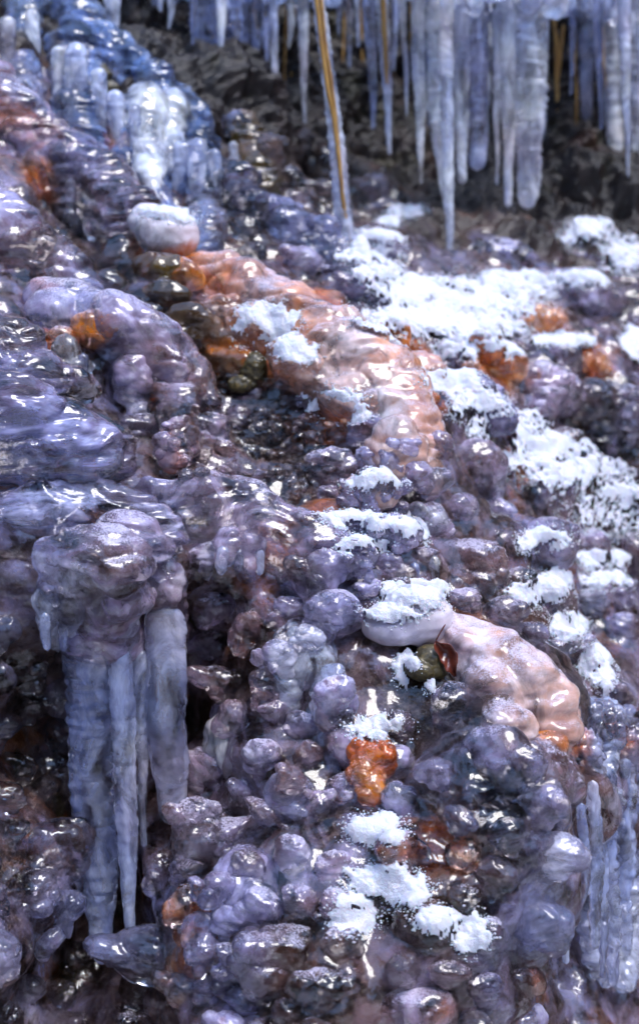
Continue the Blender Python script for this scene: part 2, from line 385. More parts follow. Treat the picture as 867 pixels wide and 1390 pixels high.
N_FORM = [0]
FR = random.Random(3)
def formation(name, label, cat, mat, prims, rip=.0016, bead=0.0, cell=.03, lump=.004, voxel=.0034, it=7, group=None, parent=None, parts=()):
    bm = bmesh.new()
    for p in prims:
        if p[0] == 'b':                                # ('b', px, py, rx, ry, push, rot)
            _, px, py, rx, ry = p[:5]; push = p[5] if len(p) > 5 else 0; rot = p[6] if len(p) > 6 else 0
            d = depth_at(px, py); s = d / F_PX
            add_ball(bm, P(px, py, d - push * s), rx * s, min(rx, ry) * s * .95, ry * s, rot)
        else:                                          # ('t', (px, py, r[, push]), ...)
            pts = []
            for q in p[1:]:
                px, py, r = q[:3]; push = q[3] if len(q) > 3 else 0
                d = depth_at(px, py); s = d / F_PX
                pts.append((P(px, py, d - push * s), r * s))
            for (a, ra), (b, rb) in zip(pts, pts[1:]):
                L = np.linalg.norm(b - a); k = max(2, int(L / (min(ra, rb) * .45)))
                for j in range(k + 1):
                    u = j / k; u2 = u * u * (3 - 2 * u)
                    r = (ra + (rb - ra) * u2) * FR.uniform(.86, 1.1)
                    c = a + (b - a) * u
                    add_ball(bm, c, r, r * .8, r, seg=12)
                    if parent is None and abs((b - a)[0]) > abs((b - a)[2]) * .5:
                        if FR.random() < .55:      # runnels over the lower flank
                            q = r * FR.uniform(.35, .6); dx = FR.uniform(-.6, .6) * r
                            for e in range(3):
                                add_ball(bm, c + np.array((dx, -.35 * r - .02 * q * e, -(.35 + .32 * e) * r)), q * (1 - .16 * e), q * (1 - .16 * e), q * 1.15, seg=10)
    N_FORM[0] += 1
    me = remesh(bm, voxel, it, ice_disp(rip, bead, cell, lump, N_FORM[0] * 7))
    me.name = name; me.materials.clear(); me.materials.append(M[mat])
    co = np.empty(len(me.vertices) * 3); me.vertices.foreach_get('co', co); zone_attributes(me, co.reshape(-1, 3))
    c = recenter(me)
    if parent is not None:
        o = link(name, me, parent, c - np.array(parent.location))
        return o
    o = link(name, me, None, c); tag(o, label, cat, group)
    for (pn, pmat, pprims) in parts:
        formation(pn, None, None, pmat, pprims, voxel=.003, parent=o, lump=.006, it=4)
    return o

# ------------------------------------------------------------------ setting
def build_slope():
    xs = np.r_[np.linspace(-1.5, -.62, 60, endpoint=False), np.linspace(-.62, .95, 640), np.linspace(.95, 1.9, 61)[1:]]
    zs = np.r_[np.linspace(-1.45, -.95, 40, endpoint=False), np.linspace(-.95, .66, 760), np.linspace(.66, 1.5, 61)[1:]]
    X, Z = np.meshgrid(xs, zs); x = X.ravel(); z = Z.ravel()
    big = lambda a, c: np.concatenate([base_y(a[k:k + 40000], c[k:k + 40000]) for k in range(0, len(a), 40000)])
    y = big(x, z); p = np.c_[x, y, z]
    px, py, d = project(p)
    wall_line = 235 + 110 * sstep(300, 800, px) - 150 * sstep(300, 60, px) + 45 * vnoise(p * 9, 3)
    icy = sstep(wall_line - 40, wall_line + 60, py)
    e = .004
    nn = np.c_[(big(x + e, z) - y) / e, -np.ones_like(y), (big(x, z + e) - y) / e]; nn /= np.linalg.norm(nn, axis=1)[:, None]
    rock_d = .05 * fbm(p * 7, 5, 21, .55) + .050 * domes((p + .02 * fbm(p * 9, 2, 12)[:, None]) / .11, 23) + .022 * domes(p / .045, 25) + .003 * fbm(p * 60, 3, 5) - .03
    wp = p + .014 * np.c_[vnoise(p * 14, 41), vnoise(p * 14, 42), vnoise(p * 14, 43)]
    wp = wp * np.array((.8, 1, 1.1))
    ice_d = .040 * domes(wp / .085, 2) * (.55 + .45 * sstep(-.4, .4, vnoise(p * 8, 61))) + .017 * domes(wp / .038, 5) * sstep(-.3, .4, vnoise(p * 11, 62)) + .012 * fbm(p * 10, 3, 8) + .0006 * vnoise(p * 75 * np.array((.5, .5, 1.6)), 15) - .018
    under = ice_d * .55 - .011 + .006 * fbm(p * 38, 4, 77)
    nx, nz = len(xs), len(zs)
    i = np.arange(nx * nz).reshape(nz, nx)
    faces = np.c_[i[:-1, :-1].ravel(), i[:-1, 1:].ravel(), i[1:, 1:].ravel(), i[1:, :-1].ravel()]
    me = mesh_from('rocky_slope', p + nn * (rock_d * (1 - icy) + under * icy)[:, None], faces, M['slope'])
    a = me.attributes.new('icy', 'FLOAT', 'POINT'); a.data.foreach_set('value', icy.astype(np.float32))
    o = link('rocky_slope', me); o['kind'] = 'structure'
    keep = (icy > .25) & (np.abs(px - 433) < 900)
    fk = keep[faces].all(1); used = np.unique(faces[fk]); remap = -np.ones(len(x), int); remap[used] = np.arange(len(used))
    lift = np.where(icy > .6, ice_d, rock_d * (1 - icy) + under * icy - .004 + sstep(.25, .6, icy) * .006)
    sh = (p + nn * lift[:, None])[used]
    o = link('ice_sheet', mesh_from('ice_sheet', sh, remap[faces[fk]], M['sheet'])); zone_attributes(o.data, sh)
    zone_attributes(me, p)
    tag(o, 'clear bumpy ice skin glazing the whole rocky bank', 'ice', None, 'stuff')
build_slope()

def build_ground():  # unseen ground added to fill reflections and bounce light up
    n = 60; xs = np.r_[-60, -20, -8, np.linspace(-4, 4, n), 8, 20, 60]; ys = np.r_[-60, -20, -8, np.linspace(-4, 3, n), 8, 20, 60]
    X, Y = np.meshgrid(xs, ys); p = np.c_[X.ravel(), Y.ravel(), np.zeros(X.size)]
    p[:, 2] = -1.35 + .06 * fbm(p * 1.7, 4, 4)
    k = len(xs); i = np.arange(p.shape[0]).reshape(len(ys), k)
    f = np.c_[i[:-1, :-1].ravel(), i[:-1, 1:].ravel(), i[1:, 1:].ravel(), i[1:, :-1].ravel()]
    o = link('ground', mesh_from('ground', p, f, M['ground'])); o['kind'] = 'structure'
build_ground()

def build_sky_blocker():  # unseen ring added to cut low skylight and darken reflections
    th = np.linspace(math.radians(100), math.radians(440), 220); hs = np.linspace(0, 1, 26)
    A, H = np.meshgrid(th, hs); q = np.c_[np.cos(A).ravel() * 2, np.sin(A).ravel() * 2, H.ravel() * 1.5]
    top = 8.5 + 2.5 * fbm(np.c_[np.cos(th) * 3, np.sin(th) * 3, th * 0], 4, 2) + 2.2 * np.abs(vnoise(np.c_[th * 24, th * 0, th * 0], 8))
    R = 7 + 4 * H + .8 * fbm(q * 3, 3, 6).reshape(H.shape)
    p = np.c_[(np.cos(A) * R).ravel(), (np.sin(A) * R).ravel() + .5, (-1.6 + H * top[None, :]).ravel()]
    nv, nu = H.shape; i = np.arange(nv * nu).reshape(nv, nu)
    f = np.c_[i[:-1, :-1].ravel(), i[:-1, 1:].ravel(), i[1:, 1:].ravel(), i[1:, :-1].ravel()]
    o = link('sky_blocker', mesh_from('sky_blocker', p, f, M['sky_blocker'])); o['kind'] = 'structure'
build_sky_blocker()

# ------------------------------------------------------------------ large ice formations
b, t = 'b', 't'
formation('ice_mound', 'broad streaked grey ice mound at the left edge above the draped icicle mound', 'ice mound', 'grey',
          [(b, 30, 600, 135, 62, 36, 8), (b, 120, 612, 72, 50, 48, 14), (b, -20, 560, 100, 60, 40)], rip=.0035, lump=.007)
formation('ice_mound', 'flat grey ice layer lying on top of the broad streaked mound at the left edge', 'ice mound', 'grey',
          [(b, 10, 505, 100, 42, 34, 10), (b, 75, 520, 60, 34, 34, 14), (b, -30, 470, 90, 50, 30)], rip=.0035, lump=.006)
formation('ice_flow', 'smooth violet ice tongue sloping in from the left edge above the orange-tipped lobe', 'ice flow', 'violet',
          [(t, (-70, 270, 62, 36), (0, 330, 60, 36), (60, 365, 48, 38), (110, 395, 34, 40))], rip=.003)
formation('ice_lobe', 'rounded pink-violet ice lobe with a bright orange underside, below the snow-capped bulb', 'ice lobe', 'violet',
          [(b, 100, 415, 62, 38, 56, 12), (b, 135, 430, 42, 36, 60), (b, 70, 425, 36, 34, 46)], lump=.005,
          parts=[('stained_tip', 'glow', [(b, 122, 444, 30, 24, 58, 12), (b, 140, 436, 20, 18, 62), (b, 80, 452, 16, 9, 44)]),
                 ('drip', 'icicle', [(t, (92, 475, 14, 44), (108, 500, 13, 40), (116, 530, 8, 38))])])
formation('ice_flow', 'violet ice tongue running down right from the orange-tipped lobe to the dark crevice', 'ice flow', 'violet',
          [(t, (165, 445, 44, 44), (210, 475, 46, 42), (250, 510, 42, 40), (285, 545, 20, 34))], lump=.006,
          parts=[('drip', 'nodule', [(t, (178, 500, 30, 44), (180, 530, 26, 42)), (t, (185, 545, 22, 40), (188, 570, 16, 36))]),
                 ('drip', 'nodule', [(t, (235, 545, 34, 40), (242, 590, 30, 40), (240, 625, 26, 36))])])
formation('ice_flow', 'long rope of pale violet ice descending from the upper left edge to the snow-capped bulb', 'ice flow', 'violet',
          [(t, (-40, 120, 48, 40), (30, 165, 46, 42), (85, 212, 44, 46), (135, 255, 42, 54), (180, 292, 38, 60))], rip=.003, lump=.006)
formation('ice_bulb', 'round translucent pink ice bulb with snow cap at the end of the ice rope', 'ice bulb', 'milk',
          [(b, 228, 318, 42, 34, 62, 10), (b, 208, 306, 34, 28, 60, 30)], rip=.0008, lump=.002)
formation('ice_column', 'blue-grey ribbed ice column in the top left corner', 'ice column', 'blue',
          [(t, (22, -80, 36, 10), (24, -20, 34, 12), (28, 60, 30, 14), (30, 150, 34, 16))], rip=.004)
formation('ice_column', 'deep blue clear ice column under the arched ice arm at upper left', 'ice column', 'blue',
          [(t, (105, 70, 36, 16), (106, 130, 38, 16), (112, 215, 32, 16))], rip=.004)
formation('ice_flow', 'arched blue ice arm sweeping from the top left edge down to the white drapery', 'ice flow', 'blue',
          [(t, (20, -50, 44, 16), (90, 25, 44, 20), (150, 80, 42, 26), (205, 120, 40, 30), (258, 160, 30, 26), (272, 185, 20, 20))], rip=.0035, lump=.006)
formation('ice_drapery', 'white ice drapery with two tapering tongues hanging from the arched blue arm', 'ice drapery', 'icicle',
          [(t, (198, 140, 28, 42), (203, 200, 21, 42), (212, 278, 9, 40)), (t, (232, 145, 28, 42), (234, 190, 19, 42), (226, 226, 8, 42))], rip=.002)
formation('ice_column', 'short blue ice column behind the white drapery tongues', 'ice column', 'blue',
          [(t, (168, 150, 24, 14), (170, 200, 23, 14), (176, 245, 20, 14)), (t, (210, 240, 26, 8), (228, 290, 20, 8))], rip=.004)
formation('ice_column', 'bulging blue-brown ice column right of the white drapery, behind the snow-capped bulb', 'ice column', 'blue',
          [(t, (262, 175, 32, 14), (270, 230, 34, 14), (280, 300, 28, 14), (282, 335, 20, 12))], rip=.004, lump=.006)
formation('ice_column', 'olive-tinted blurred ice column under the hanging icicles left of the straw', 'ice column', 'olive',
          [(t, (325, 165, 22, 16), (340, 210, 34, 18), (350, 255, 34, 18))], rip=.004)
formation('ice_flow', 'dark brownish ice flow beneath the straw-cored icicle at the top', 'ice flow', 'dark',
          [(t, (320, 280, 30, 10), (380, 310, 40, 10), (440, 350, 42, 10), (500, 410, 34, 8))], lump=.009, bead=.008, cell=.05)
formation('ice_lump', 'dark glassy ice lump tucked under the snow-capped bulb', 'ice lump', 'dark', [(b, 166, 355, 31, 36, 52), (b, 150, 385, 20, 18, 40)])
formation('mossy_stone', 'olive-brown stone glazed with ice in the crevice right of the snow-capped bulb', 'stone', 'olive',
          [(b, 225, 375, 34, 26, 16), (b, 220, 400, 36, 22, 12), (b, 205, 365, 18, 22, 22)], lump=.012)
formation('orange_stone', 'small bright orange stone beside the snow-capped bulb', 'stone', 'glow', [(b, 256, 374, 24, 17, 40, 20), (b, 244, 366, 14, 12, 40), (b, 266, 384, 14, 10, 38)], lump=.006)
formation('mossy_stone', 'brown mossy stone glazed with ice under the pink ridge, left of centre', 'stone', 'olive',
          [(b, 258, 445, 42, 34, 16), (b, 300, 475, 34, 28, 14), (b, 330, 500, 28, 26, 12)], lump=.014)
formation('ice_flow', 'long pink-orange ice ridge running diagonally through the middle of the bank', 'ice flow', 'pink',
          [(t, (268, 368, 30, 20), (320, 398, 46, 22), (390, 432, 56, 26), (455, 480, 62, 28), (515, 532, 58, 28), (556, 585, 42, 24), (575, 650, 28, 18)), (b, 480, 545, 56, 36, 30, 35), (b, 420, 505, 60, 34, 26, 30), (b, 535, 620, 40, 40, 24)], rip=.003, lump=.007)
formation('ice_shelf', 'frosted white and orange shelf of ice on the near flank of the pink ridge', 'ice shelf', 'pink',
          [(b, 350, 448, 48, 34, 36, 25), (b, 405, 490, 44, 30, 32, 30), (b, 300, 425, 40, 34, 24, 20)], lump=.013, bead=.003, cell=.03)
for (x, y, rx, ry, lab, mt) in [
        (522, 466, 42, 26, 'orange and pink ice-glazed stone on the pink ridge, left of the snow ledge', 'orange'),
        (725, 433, 48, 24, 'red-orange ice-glazed stone lying just below the right part of the upper snow ledge', 'orange'),
        (664, 492, 52, 34, 'rusty pink ice-glazed stone with snow on its top, below the upper snow ledge', 'pink'),
        (583, 545, 18, 20, 'small bright orange stone right of the pink ridge, above the nodules', 'glow'),
        (802, 494, 30, 20, 'blurred pink-orange stone near the right edge at mid height', 'orange'),
        (560, 500, 40, 24, 'pale pink ice lobe between two orange stones right of the pink ridge', 'pink')]:
    formation('glazed_stone', lab, 'stone', mt, [(b, x, y, rx, ry, 10, 10), (b, x + rx * .3, y + ry * .2, rx * .6, ry * .8, 13), (b, x - rx * .5, y + ry * .15, rx * .5, ry * .7, 14)], lump=.010, bead=.005, cell=.03)
formation('ice_flow', 'smooth pink-grey ice tongue with dripping lower edge, left of centre', 'ice flow', 'violet',
          [(t, (205, 662, 26, 30), (270, 680, 42, 36), (340, 705, 52, 40), (410, 728, 44, 38), (440, 745, 30, 30))], rip=.003, lump=.005,
          parts=[('drip', 'violet', [(t, (310, 735, 22, 62), (306, 756, 14, 62))]), ('drip', 'violet', [(t, (340, 745, 26, 62), (342, 772, 13, 62))])])
formation('ice_mound', 'brown-violet ice mound between the broad streaked mound and the draped icicle mound', 'ice mound', 'grey',
          [(b, 165, 690, 70, 34, 34, 12), (b, 60, 690, 85, 34, 28, 0), (b, 215, 720, 40, 36, 30, 30)], rip=.0035, lump=.006)
formation('ice_mound', 'violet ice mound draped over the four lower left icicles', 'ice mound', 'violet',
          [(b, 125, 758, 82, 46, 40, 4), (b, 180, 735, 60, 34, 38, 12), (b, 95, 795, 46, 36, 30), (b, 155, 810, 56, 42, 26), (b, 225, 790, 36, 44, 16),
           (t, (140, 820, 56, 26), (132, 880, 48, 24), (126, 930, 42, 22), (122, 965, 35, 20)), (t, (222, 790, 34, 18), (224, 850, 30, 16), (224, 885, 26, 14)), (t, (165, 850, 30, 30), (163, 920, 20, 28))],
          rip=.003, lump=.007,
          parts=[('drip', 'icicle', [(t, (72, 815, 20, 44), (70, 850, 13, 44), (78, 885, 6, 42))]),
                 ('drip', 'icicle', [(t, (98, 815, 18, 48), (96, 855, 10, 48))]),
                 ('drip', 'icicle', [(b, 172, 845, 12, 15, 50)])])
for (x, y, rx, ry, lab, mt, bd) in [
        (505, 668, 40, 28, 'rounded pink ice knob under a snow cap on the centre line', 'pink', .003),
        (528, 722, 52, 30, 'wide flat ice knob under a snow cap right of the pink-grey tongue', 'violet', .003),
        (470, 752, 48, 32, 'grey ice knob left below the wide snow-capped knob in the centre', 'nodule', .002),
        (458, 835, 40, 32, 'round milky ice knob left of the big snow-topped bulb', 'nodule', .002),
        (410, 885, 42, 48, 'pale white ice lobe in the middle of the knobby curtain', 'curtain', .003),
        (380, 930, 28, 46, 'narrow pale ice lobe hanging left below the white lobe', 'curtain', .003),
        (452, 960, 28, 66, 'long pale ice tongue just left of the amber ice block', 'curtain', .003),
        (398, 1085, 38, 46, 'wide pale blue ice lobe low in the knobby curtain', 'curtain', .002),
        (335, 1205, 48, 50, 'big glossy grey ice knob near the lower edge left of centre', 'violet', .003),
        (285, 1140, 52, 50, 'brown-grey ice knob right of the broad slab icicle foot', 'nodule', .003),
        (305, 1010, 26, 44, 'clear bright ice tongue on the left edge of the knobby curtain', 'icicle', .002)]:
    formation('ice_lump', lab, 'ice lump', mt, [(b, x, y, rx, ry, 24), (b, x + rx * .35, y + ry * .3, rx * .6, ry * .6, 26), (b, x - rx * .3, y + ry * .35, rx * .55, ry * .6, 24)], lump=.004, bead=bd, cell=.022)
formation('ice_bulb', 'large pale pink ice bulb under thick snow, above the red leaf', 'ice bulb', 'milk',
          [(b, 566, 835, 50, 38, 34, 10), (b, 530, 850, 40, 26, 22)], rip=.001, lump=.003)
formation('ice_lobe', 'big smooth pink-white ice lobe right of the red leaf with an orange underside', 'ice lobe', 'lobe',
          [(t, (618, 862, 36, 30), (655, 895, 52, 38), (700, 938, 64, 54), (738, 972, 52, 62), (752, 1000, 28, 68)), (b, 670, 945, 50, 42, 50, 40), (b, 640, 872, 40, 30, 56, 30), (b, 722, 925, 44, 34, 76, 40), (b, 690, 985, 44, 34, 66, 30)], rip=.0025, lump=.009,
          parts=[('stained_tip', 'glow', [(b, 742, 1006, 30, 18, 62, 20), (b, 716, 1002, 26, 14, 58, 20), (b, 755, 996, 16, 18, 62)])])
formation('amber_ice_block', 'amber orange block of ice under a snow cap, below centre', 'ice block', 'amber',
          [(b, 500, 1018, 36, 26, 34), (b, 496, 1050, 34, 26, 34), (b, 502, 1075, 30, 20, 30), (b, 520, 1040, 22, 34, 30)], lump=.006, bead=.004, cell=.03, it=4)
formation('ice_boulder', 'large dark brown boulder covered in ice knobs at the lower right', 'ice boulder', 'dark',
          [(b, 640, 1132, 125, 132, -72), (b, 690, 1085, 86, 80, -40), (b, 600, 1240, 110, 110, -60), (b, 700, 1230, 60, 110, -40)], bead=.002, cell=.06, lump=.014, voxel=.004)
formation('ice_sheet', 'smooth blue-violet ice sheet wrapping the right flank of the knobby boulder', 'ice sheet', 'violet',
          [(b, 750, 1060, 42, 62, 10, -10), (b, 720, 1040, 50, 40, 12), (b, 745, 1130, 30, 80, 2, -4)], lump=.007, bead=.004, cell=.03)
formation('ice_lobe', 'clear blistered ice lobe at the right edge below the pink-white lobe', 'ice lobe', 'curtain',
          [(b, 815, 985, 42, 44, 62), (b, 852, 1005, 34, 46, 66), (b, 795, 1020, 26, 40, 60)], bead=.008, cell=.025)
prims = []
for (x, y0, y1, r) in [(800, 1040, 1320, 15), (822, 1020, 1330, 19), (850, 1010, 1340, 21), (880, 1010, 1340, 24), (838, 1080, 1330, 14), (910, 1010, 1330, 26)]:
    y = y0; q = []
    while y < y1:
        q.append((x + random.uniform(-5, 5), y, r * random.uniform(.75, 1.15), 46 + random.uniform(-6, 6))); y += random.uniform(26, 44)
    prims.append((t, *q))
formation('ice_curtain', 'clear ribbed ice curtain hanging at the lower right edge', 'ice curtain', 'curtain', prims, rip=.003, bead=.002, cell=.022, it=3)
formation('ice_ledge', 'milky ice ledge across the top right from which the thick icicles hang', 'ice ledge', 'icicle',
          [(t, (560, -66, 34, 270), (640, -50, 38, 280), (730, -50, 38, 260), (800, -36, 36, 110), (870, 0, 40, 90), (940, 60, 40, 80))], lump=.01)
formation('ice_ledge', 'narrow dark ice ledge above the top edge from which the thin icicles hang', 'ice ledge', 'blue',
          [(t, (120, -60, 30, 60), (260, -48, 36, 80), (400, -48, 34, 110), (520, -52, 34, 130))], lump=.01)
for (x, y, rx, ry, lab) in [(690, 350, 50, 26, 'dim violet ice hump below the thick top right icicles'),
                            (600, 395, 46, 22, 'grey ice hump under the upper snow ledge, right of the long icicle tip'),
                            (780, 400, 70, 34, 'broad blurred violet ice hump at the upper right'),
                            (830, 560, 60, 40, 'blurred dark violet ice hump at the right edge above the snow bank'),
                            (730, 530, 60, 34, 'blurred grey ice hump between the pink stones and the snow bank'),
                            (640, 540, 44, 30, 'grey ice hump right of the small bright orange stone')]:
    formation('ice_hump', lab, 'ice hump', 'violet', [(b, x, y, rx, ry, 8, 8), (b, x + rx * .4, y + ry * .3, rx * .6, ry * .7, 12)], bead=.008, cell=.04, lump=.008)

# ------------------------------------------------------------------ icicles
def icicle_mesh(pts, flat=.85, seed=0, ring=.12, seg=20, mat='icicle', step=.0035):
    """pts: list of (world point, radius) from root to tip; a ribbed tapering rod that ends in a round tip."""
    P_ = np.array([p for p, r in pts]); R_ = np.array([r for p, r in pts])
    L = np.r_[0, np.cumsum(np.linalg.norm(np.diff(P_, axis=0), axis=1))]
    n = max(12, int(L[-1] / step)); s = np.linspace(0, L[-1], n)
    c = np.c_[[np.interp(s, L, P_[:, k]) for k in range(3)]].T
    r = np.interp(s, L, R_)
    tip = R_[-1]; e = np.clip((L[-1] - s) / max(tip * 1.5, 1e-4), 0, 1); r = r * np.sqrt(np.clip(1 - (1 - e) ** 2, 0, 1)) + 1e-5
    e = np.clip(s / (R_[0] * 1.2), 0, 1); r = r * np.sqrt(np.clip(1 - (1 - e) ** 2, 0, 1)) + 1e-5
    c[:, 0] += .0025 * vnoise(np.c_[s * 14, s * 0 + seed, s * 0], seed); c[:, 1] += .0025 * vnoise(np.c_[s * 14, s * 0 + seed, s * 0 + 7], seed)
    a = np.linspace(0, 2 * math.pi, seg, endpoint=False)
    ca, sa = np.cos(a), np.sin(a)
    vs = []
    S, A = np.meshgrid(s, a, indexing='ij')
    q = np.c_[(np.cos(A) * 1.3).ravel(), (np.sin(A) * 1.3).ravel(), (S * 150).ravel()]
    rib = ring * vnoise(q + seed * 3.7, seed) + ring * .7 * vnoise(np.c_[q[:, 0] * .3, q[:, 1] * .3, q[:, 2] * 1.1] + 9, seed + 1) + .16 * vnoise(q * np.array((1.4, 1.4, .16)), seed + 2)
    rr = r[:, None] * (1 + rib.reshape(S.shape))
    v = np.stack([c[:, None, 0] + rr * ca, c[:, None, 1] + rr * sa * flat, np.repeat(c[:, None, 2], seg, 1)], -1).reshape(-1, 3)
    i = np.arange(n * seg).reshape(n, seg); j = np.roll(i, -1, 1)
    f = np.c_[i[:-1].ravel(), i[1:].ravel(), j[1:].ravel(), j[:-1].ravel()]
    return mesh_from('icicle', v, f, M[mat])

def icicle(px0, y0, px1, y1, w0, w1, push, label, mat='icicle', group=None, mid=None, flat=.8, name='icicle', dref=None, ring=.10):
    d = depth_at(px0, max(y0, 0)) if dref is None else dref
    if dref is None:
        d = depth_at(px0, (max(y0, 0)) ); 
    s = d / F_PX; d -= push * s; s = d / F_PX
    pts = [(P(px0, y0, d), w0 / 2 * s)]
    top = pts[0][0]
    # hang vertically: every point keeps the root's y
    def at(px, py):
        r = ray(px, py); k = top[1] / r[1]; return CAM + r * k
    for (mx, my, mw) in (mid or []): pts.append((at(mx, my), mw / 2 * s))
    pts.append((at(px1, y1), w1 / 2 * s))
    me = icicle_mesh(pts, flat, seed=random.randint(1, 9999), mat=mat, ring=ring)
    me.name = name
    c = np.array(top); n = len(me.vertices); co = np.empty(n * 3, dtype=np.float32); me.vertices.foreach_get('co', co)
    me.vertices.foreach_set('co', (co.reshape(-1, 3) - c).astype(np.float32).ravel()); me.update()
    o = link(name, me, None, c); tag(o, label, 'icicle', group)
    return o

TOP = 'icicles hanging along the top edge'
LOW = 'icicles below the draped mound'
icicle(150, -50, 156, 66, 30, 12, 60, 'short pale stubby icicle at the top left above the arched blue arm', group=TOP)
icicle(218, -50, 218, 16, 12, 5, 60, 'tiny icicle tip showing at the top edge left of the glassy slab', group=TOP)
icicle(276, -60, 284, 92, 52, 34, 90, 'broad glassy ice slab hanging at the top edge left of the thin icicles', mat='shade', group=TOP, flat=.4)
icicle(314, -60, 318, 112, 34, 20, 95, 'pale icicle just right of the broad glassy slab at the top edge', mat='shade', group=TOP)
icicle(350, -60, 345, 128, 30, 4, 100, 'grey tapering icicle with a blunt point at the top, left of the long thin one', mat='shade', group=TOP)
icicle(368, -60, 379, 228, 16, 3, 110, 'long thin grey icicle reaching lowest left of the straw-cored one', group=TOP)
icicle(408, -60, 415, 172, 24, 3, 120, 'pale pointed icicle just left of the straw-cored one', group=TOP)
icicle(484, -60, 486, 64, 9, 5, 130, 'very short thin icicle right of the straw-cored one', dref=2.62, group=TOP)
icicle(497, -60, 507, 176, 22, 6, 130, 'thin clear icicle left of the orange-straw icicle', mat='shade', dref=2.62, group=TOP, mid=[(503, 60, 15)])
icicle(545, -60, 552, 158, 14, 3, 135, 'thin bright icicle right of the orange-straw icicle', dref=2.62, group=TOP)
icicle(566, -60, 571, 250, 20, 4, 140, 'long thin bright icicle at the left of the thick top right icicles', dref=2.62, group=TOP, mid=[(569, 120, 18)])
icicle(595, -10, 605, 285, 38, 8, 130, 'thick pale icicle at the left end of the icy ledge', dref=2.62, group=TOP, mid=[(598, 150, 34)])
icicle(604, -60, 612, 384, 20, 4, 90, 'longest icicle at the top right, its thin tip over the snow ledge', dref=2.40, group=TOP, mid=[(606, 120, 20), (609, 260, 15)])
icicle(624, -10, 626, 250, 34, 12, 120, 'thick grey icicle second from the left under the icy ledge', dref=2.62, group=TOP)
icicle(646, -10, 648, 232, 40, 22, 112, 'stout blunt ribbed icicle in the middle under the icy ledge', mat='shade', dref=2.62, group=TOP)
icicle(673, 10, 675, 252, 17, 4, 118, 'thin white icicle against the left side of the bright pair', dref=2.62, group=TOP)
icicle(686, -5, 691, 282, 34, 9, 120, 'bright white icicle of the pair right of the dark gap', dref=2.62, group=TOP)
icicle(718, -5, 716, 284, 52, 24, 112, 'widest pale icicle of the pair left of the bare stems', dref=2.62, group=TOP, mid=[(718, 120, 50)])
icicle(800, -40, 793, 292, 30, 6, 60, 'dim grey icicle in the dark hollow right of the bare stems', mat='shade', group=TOP)
icicle(829, -20, 836, 322, 46, 12, 90, 'stout ribbed icicle near the top right edge over the snow', group=TOP)
icicle(862, 0, 863, 328, 44, 12, 95, 'bright icicle cut by the top right edge of the view', group=TOP)
for (x, y1, w, dr) in [(232, 40, 9, 2.40), (262, 62, 8, 2.36), (300, 84, 12, 2.38), (332, 72, 10, 2.45), (360, 96, 9, 2.45), (393, 66, 9, 2.5), (459, 48, 8, 2.55), (472, 92, 10, 2.6), (535, 96, 9, 2.62), (584, 205, 13, 2.64),
                      (634, 215, 14, 2.66), (660, 222, 13, 2.66), (702, 246, 13, 2.64), (737, 190, 12, 2.66), (775, 130, 9, 2.62), (812, 176, 12, 2.55), (848, 240, 14, 2.5)]:
    icicle(x, -60, x + random.uniform(-3, 5), y1, w * 1.6, 3, 0, 'thin clear icicle filling a gap between the larger icicles along the top', group='thin icicles in the gaps along the top', mat=random.choice(['icicle', 'shade']), mid=[(x + 1, y1 * .4, w)], dref=dr)
bpy.context.view_layer.update(); DG = bpy.context.evaluated_depsgraph_get()
def hang(x, y0, y1, w, tip, label, group, mat='icicle', ring=.10, out=.012, x1=None):
    r = Vector(ray(x, (y0 * 2 + y1) / 3)); ok, loc, nn, ix, ob, mw = scene.ray_cast(DG, Vector(CAM), r.normalized())
    icicle(x, y0, x1 or x + random.uniform(-2, 3), y1, w * (.6 if ring > .2 else 1.15), tip, 0, label, mat=mat, group=group, mid=[(x, (y0 + y1) / 2, w)], dref=loc.dot(Vector(FWD)) - out, ring=ring)
for (x, y0, y1, w) in [(8, 20, 130, 22), (44, 10, 150, 20), (78, 60, 205, 18), (104, 55, 212, 34), (133, 90, 222, 20), (158, 120, 245, 24), (182, 140, 232, 16), (246, 190, 322, 26), (268, 185, 340, 24), (292, 200, 318, 16), (318, 190, 262, 12)]:
    hang(x, y0, y1, w, w * .45, 'clear blue-white icicle hanging beneath the blue ice at the upper left', 'icicles beneath the upper left blue ice')
for (x, y0, y1, w) in [(790, 1090, 1230, 18), (806, 1060, 1290, 24), (828, 1050, 1340, 28), (850, 1030, 1300, 26), (872, 1020, 1340, 30), (818, 1120, 1330, 16)]:
    hang(x, y0, y1, w, w * .5, 'knobbly pale blue icicle in front of the ribbed curtain at the lower right', 'icicles of the lower right curtain', ring=.26, mat='slab')
icicle(98, 240, 104, 362, 18, 8, 44, 'single thin icicle dangling from the violet ice rope at upper left')
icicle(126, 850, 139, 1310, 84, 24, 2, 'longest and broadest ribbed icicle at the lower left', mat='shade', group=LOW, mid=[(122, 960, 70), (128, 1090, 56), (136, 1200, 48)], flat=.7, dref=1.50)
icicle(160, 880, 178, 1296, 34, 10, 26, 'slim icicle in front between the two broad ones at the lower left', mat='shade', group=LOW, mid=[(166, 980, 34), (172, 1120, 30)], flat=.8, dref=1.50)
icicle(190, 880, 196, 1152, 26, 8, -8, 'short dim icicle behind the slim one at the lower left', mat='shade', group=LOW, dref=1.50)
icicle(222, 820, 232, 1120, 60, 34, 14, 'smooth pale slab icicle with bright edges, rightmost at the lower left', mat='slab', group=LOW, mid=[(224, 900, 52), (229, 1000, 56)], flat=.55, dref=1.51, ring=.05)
icicle(765, 1215, 768, 1310, 14, 10, 16, 'small white icicle in the dark gap between boulder and ice curtain')

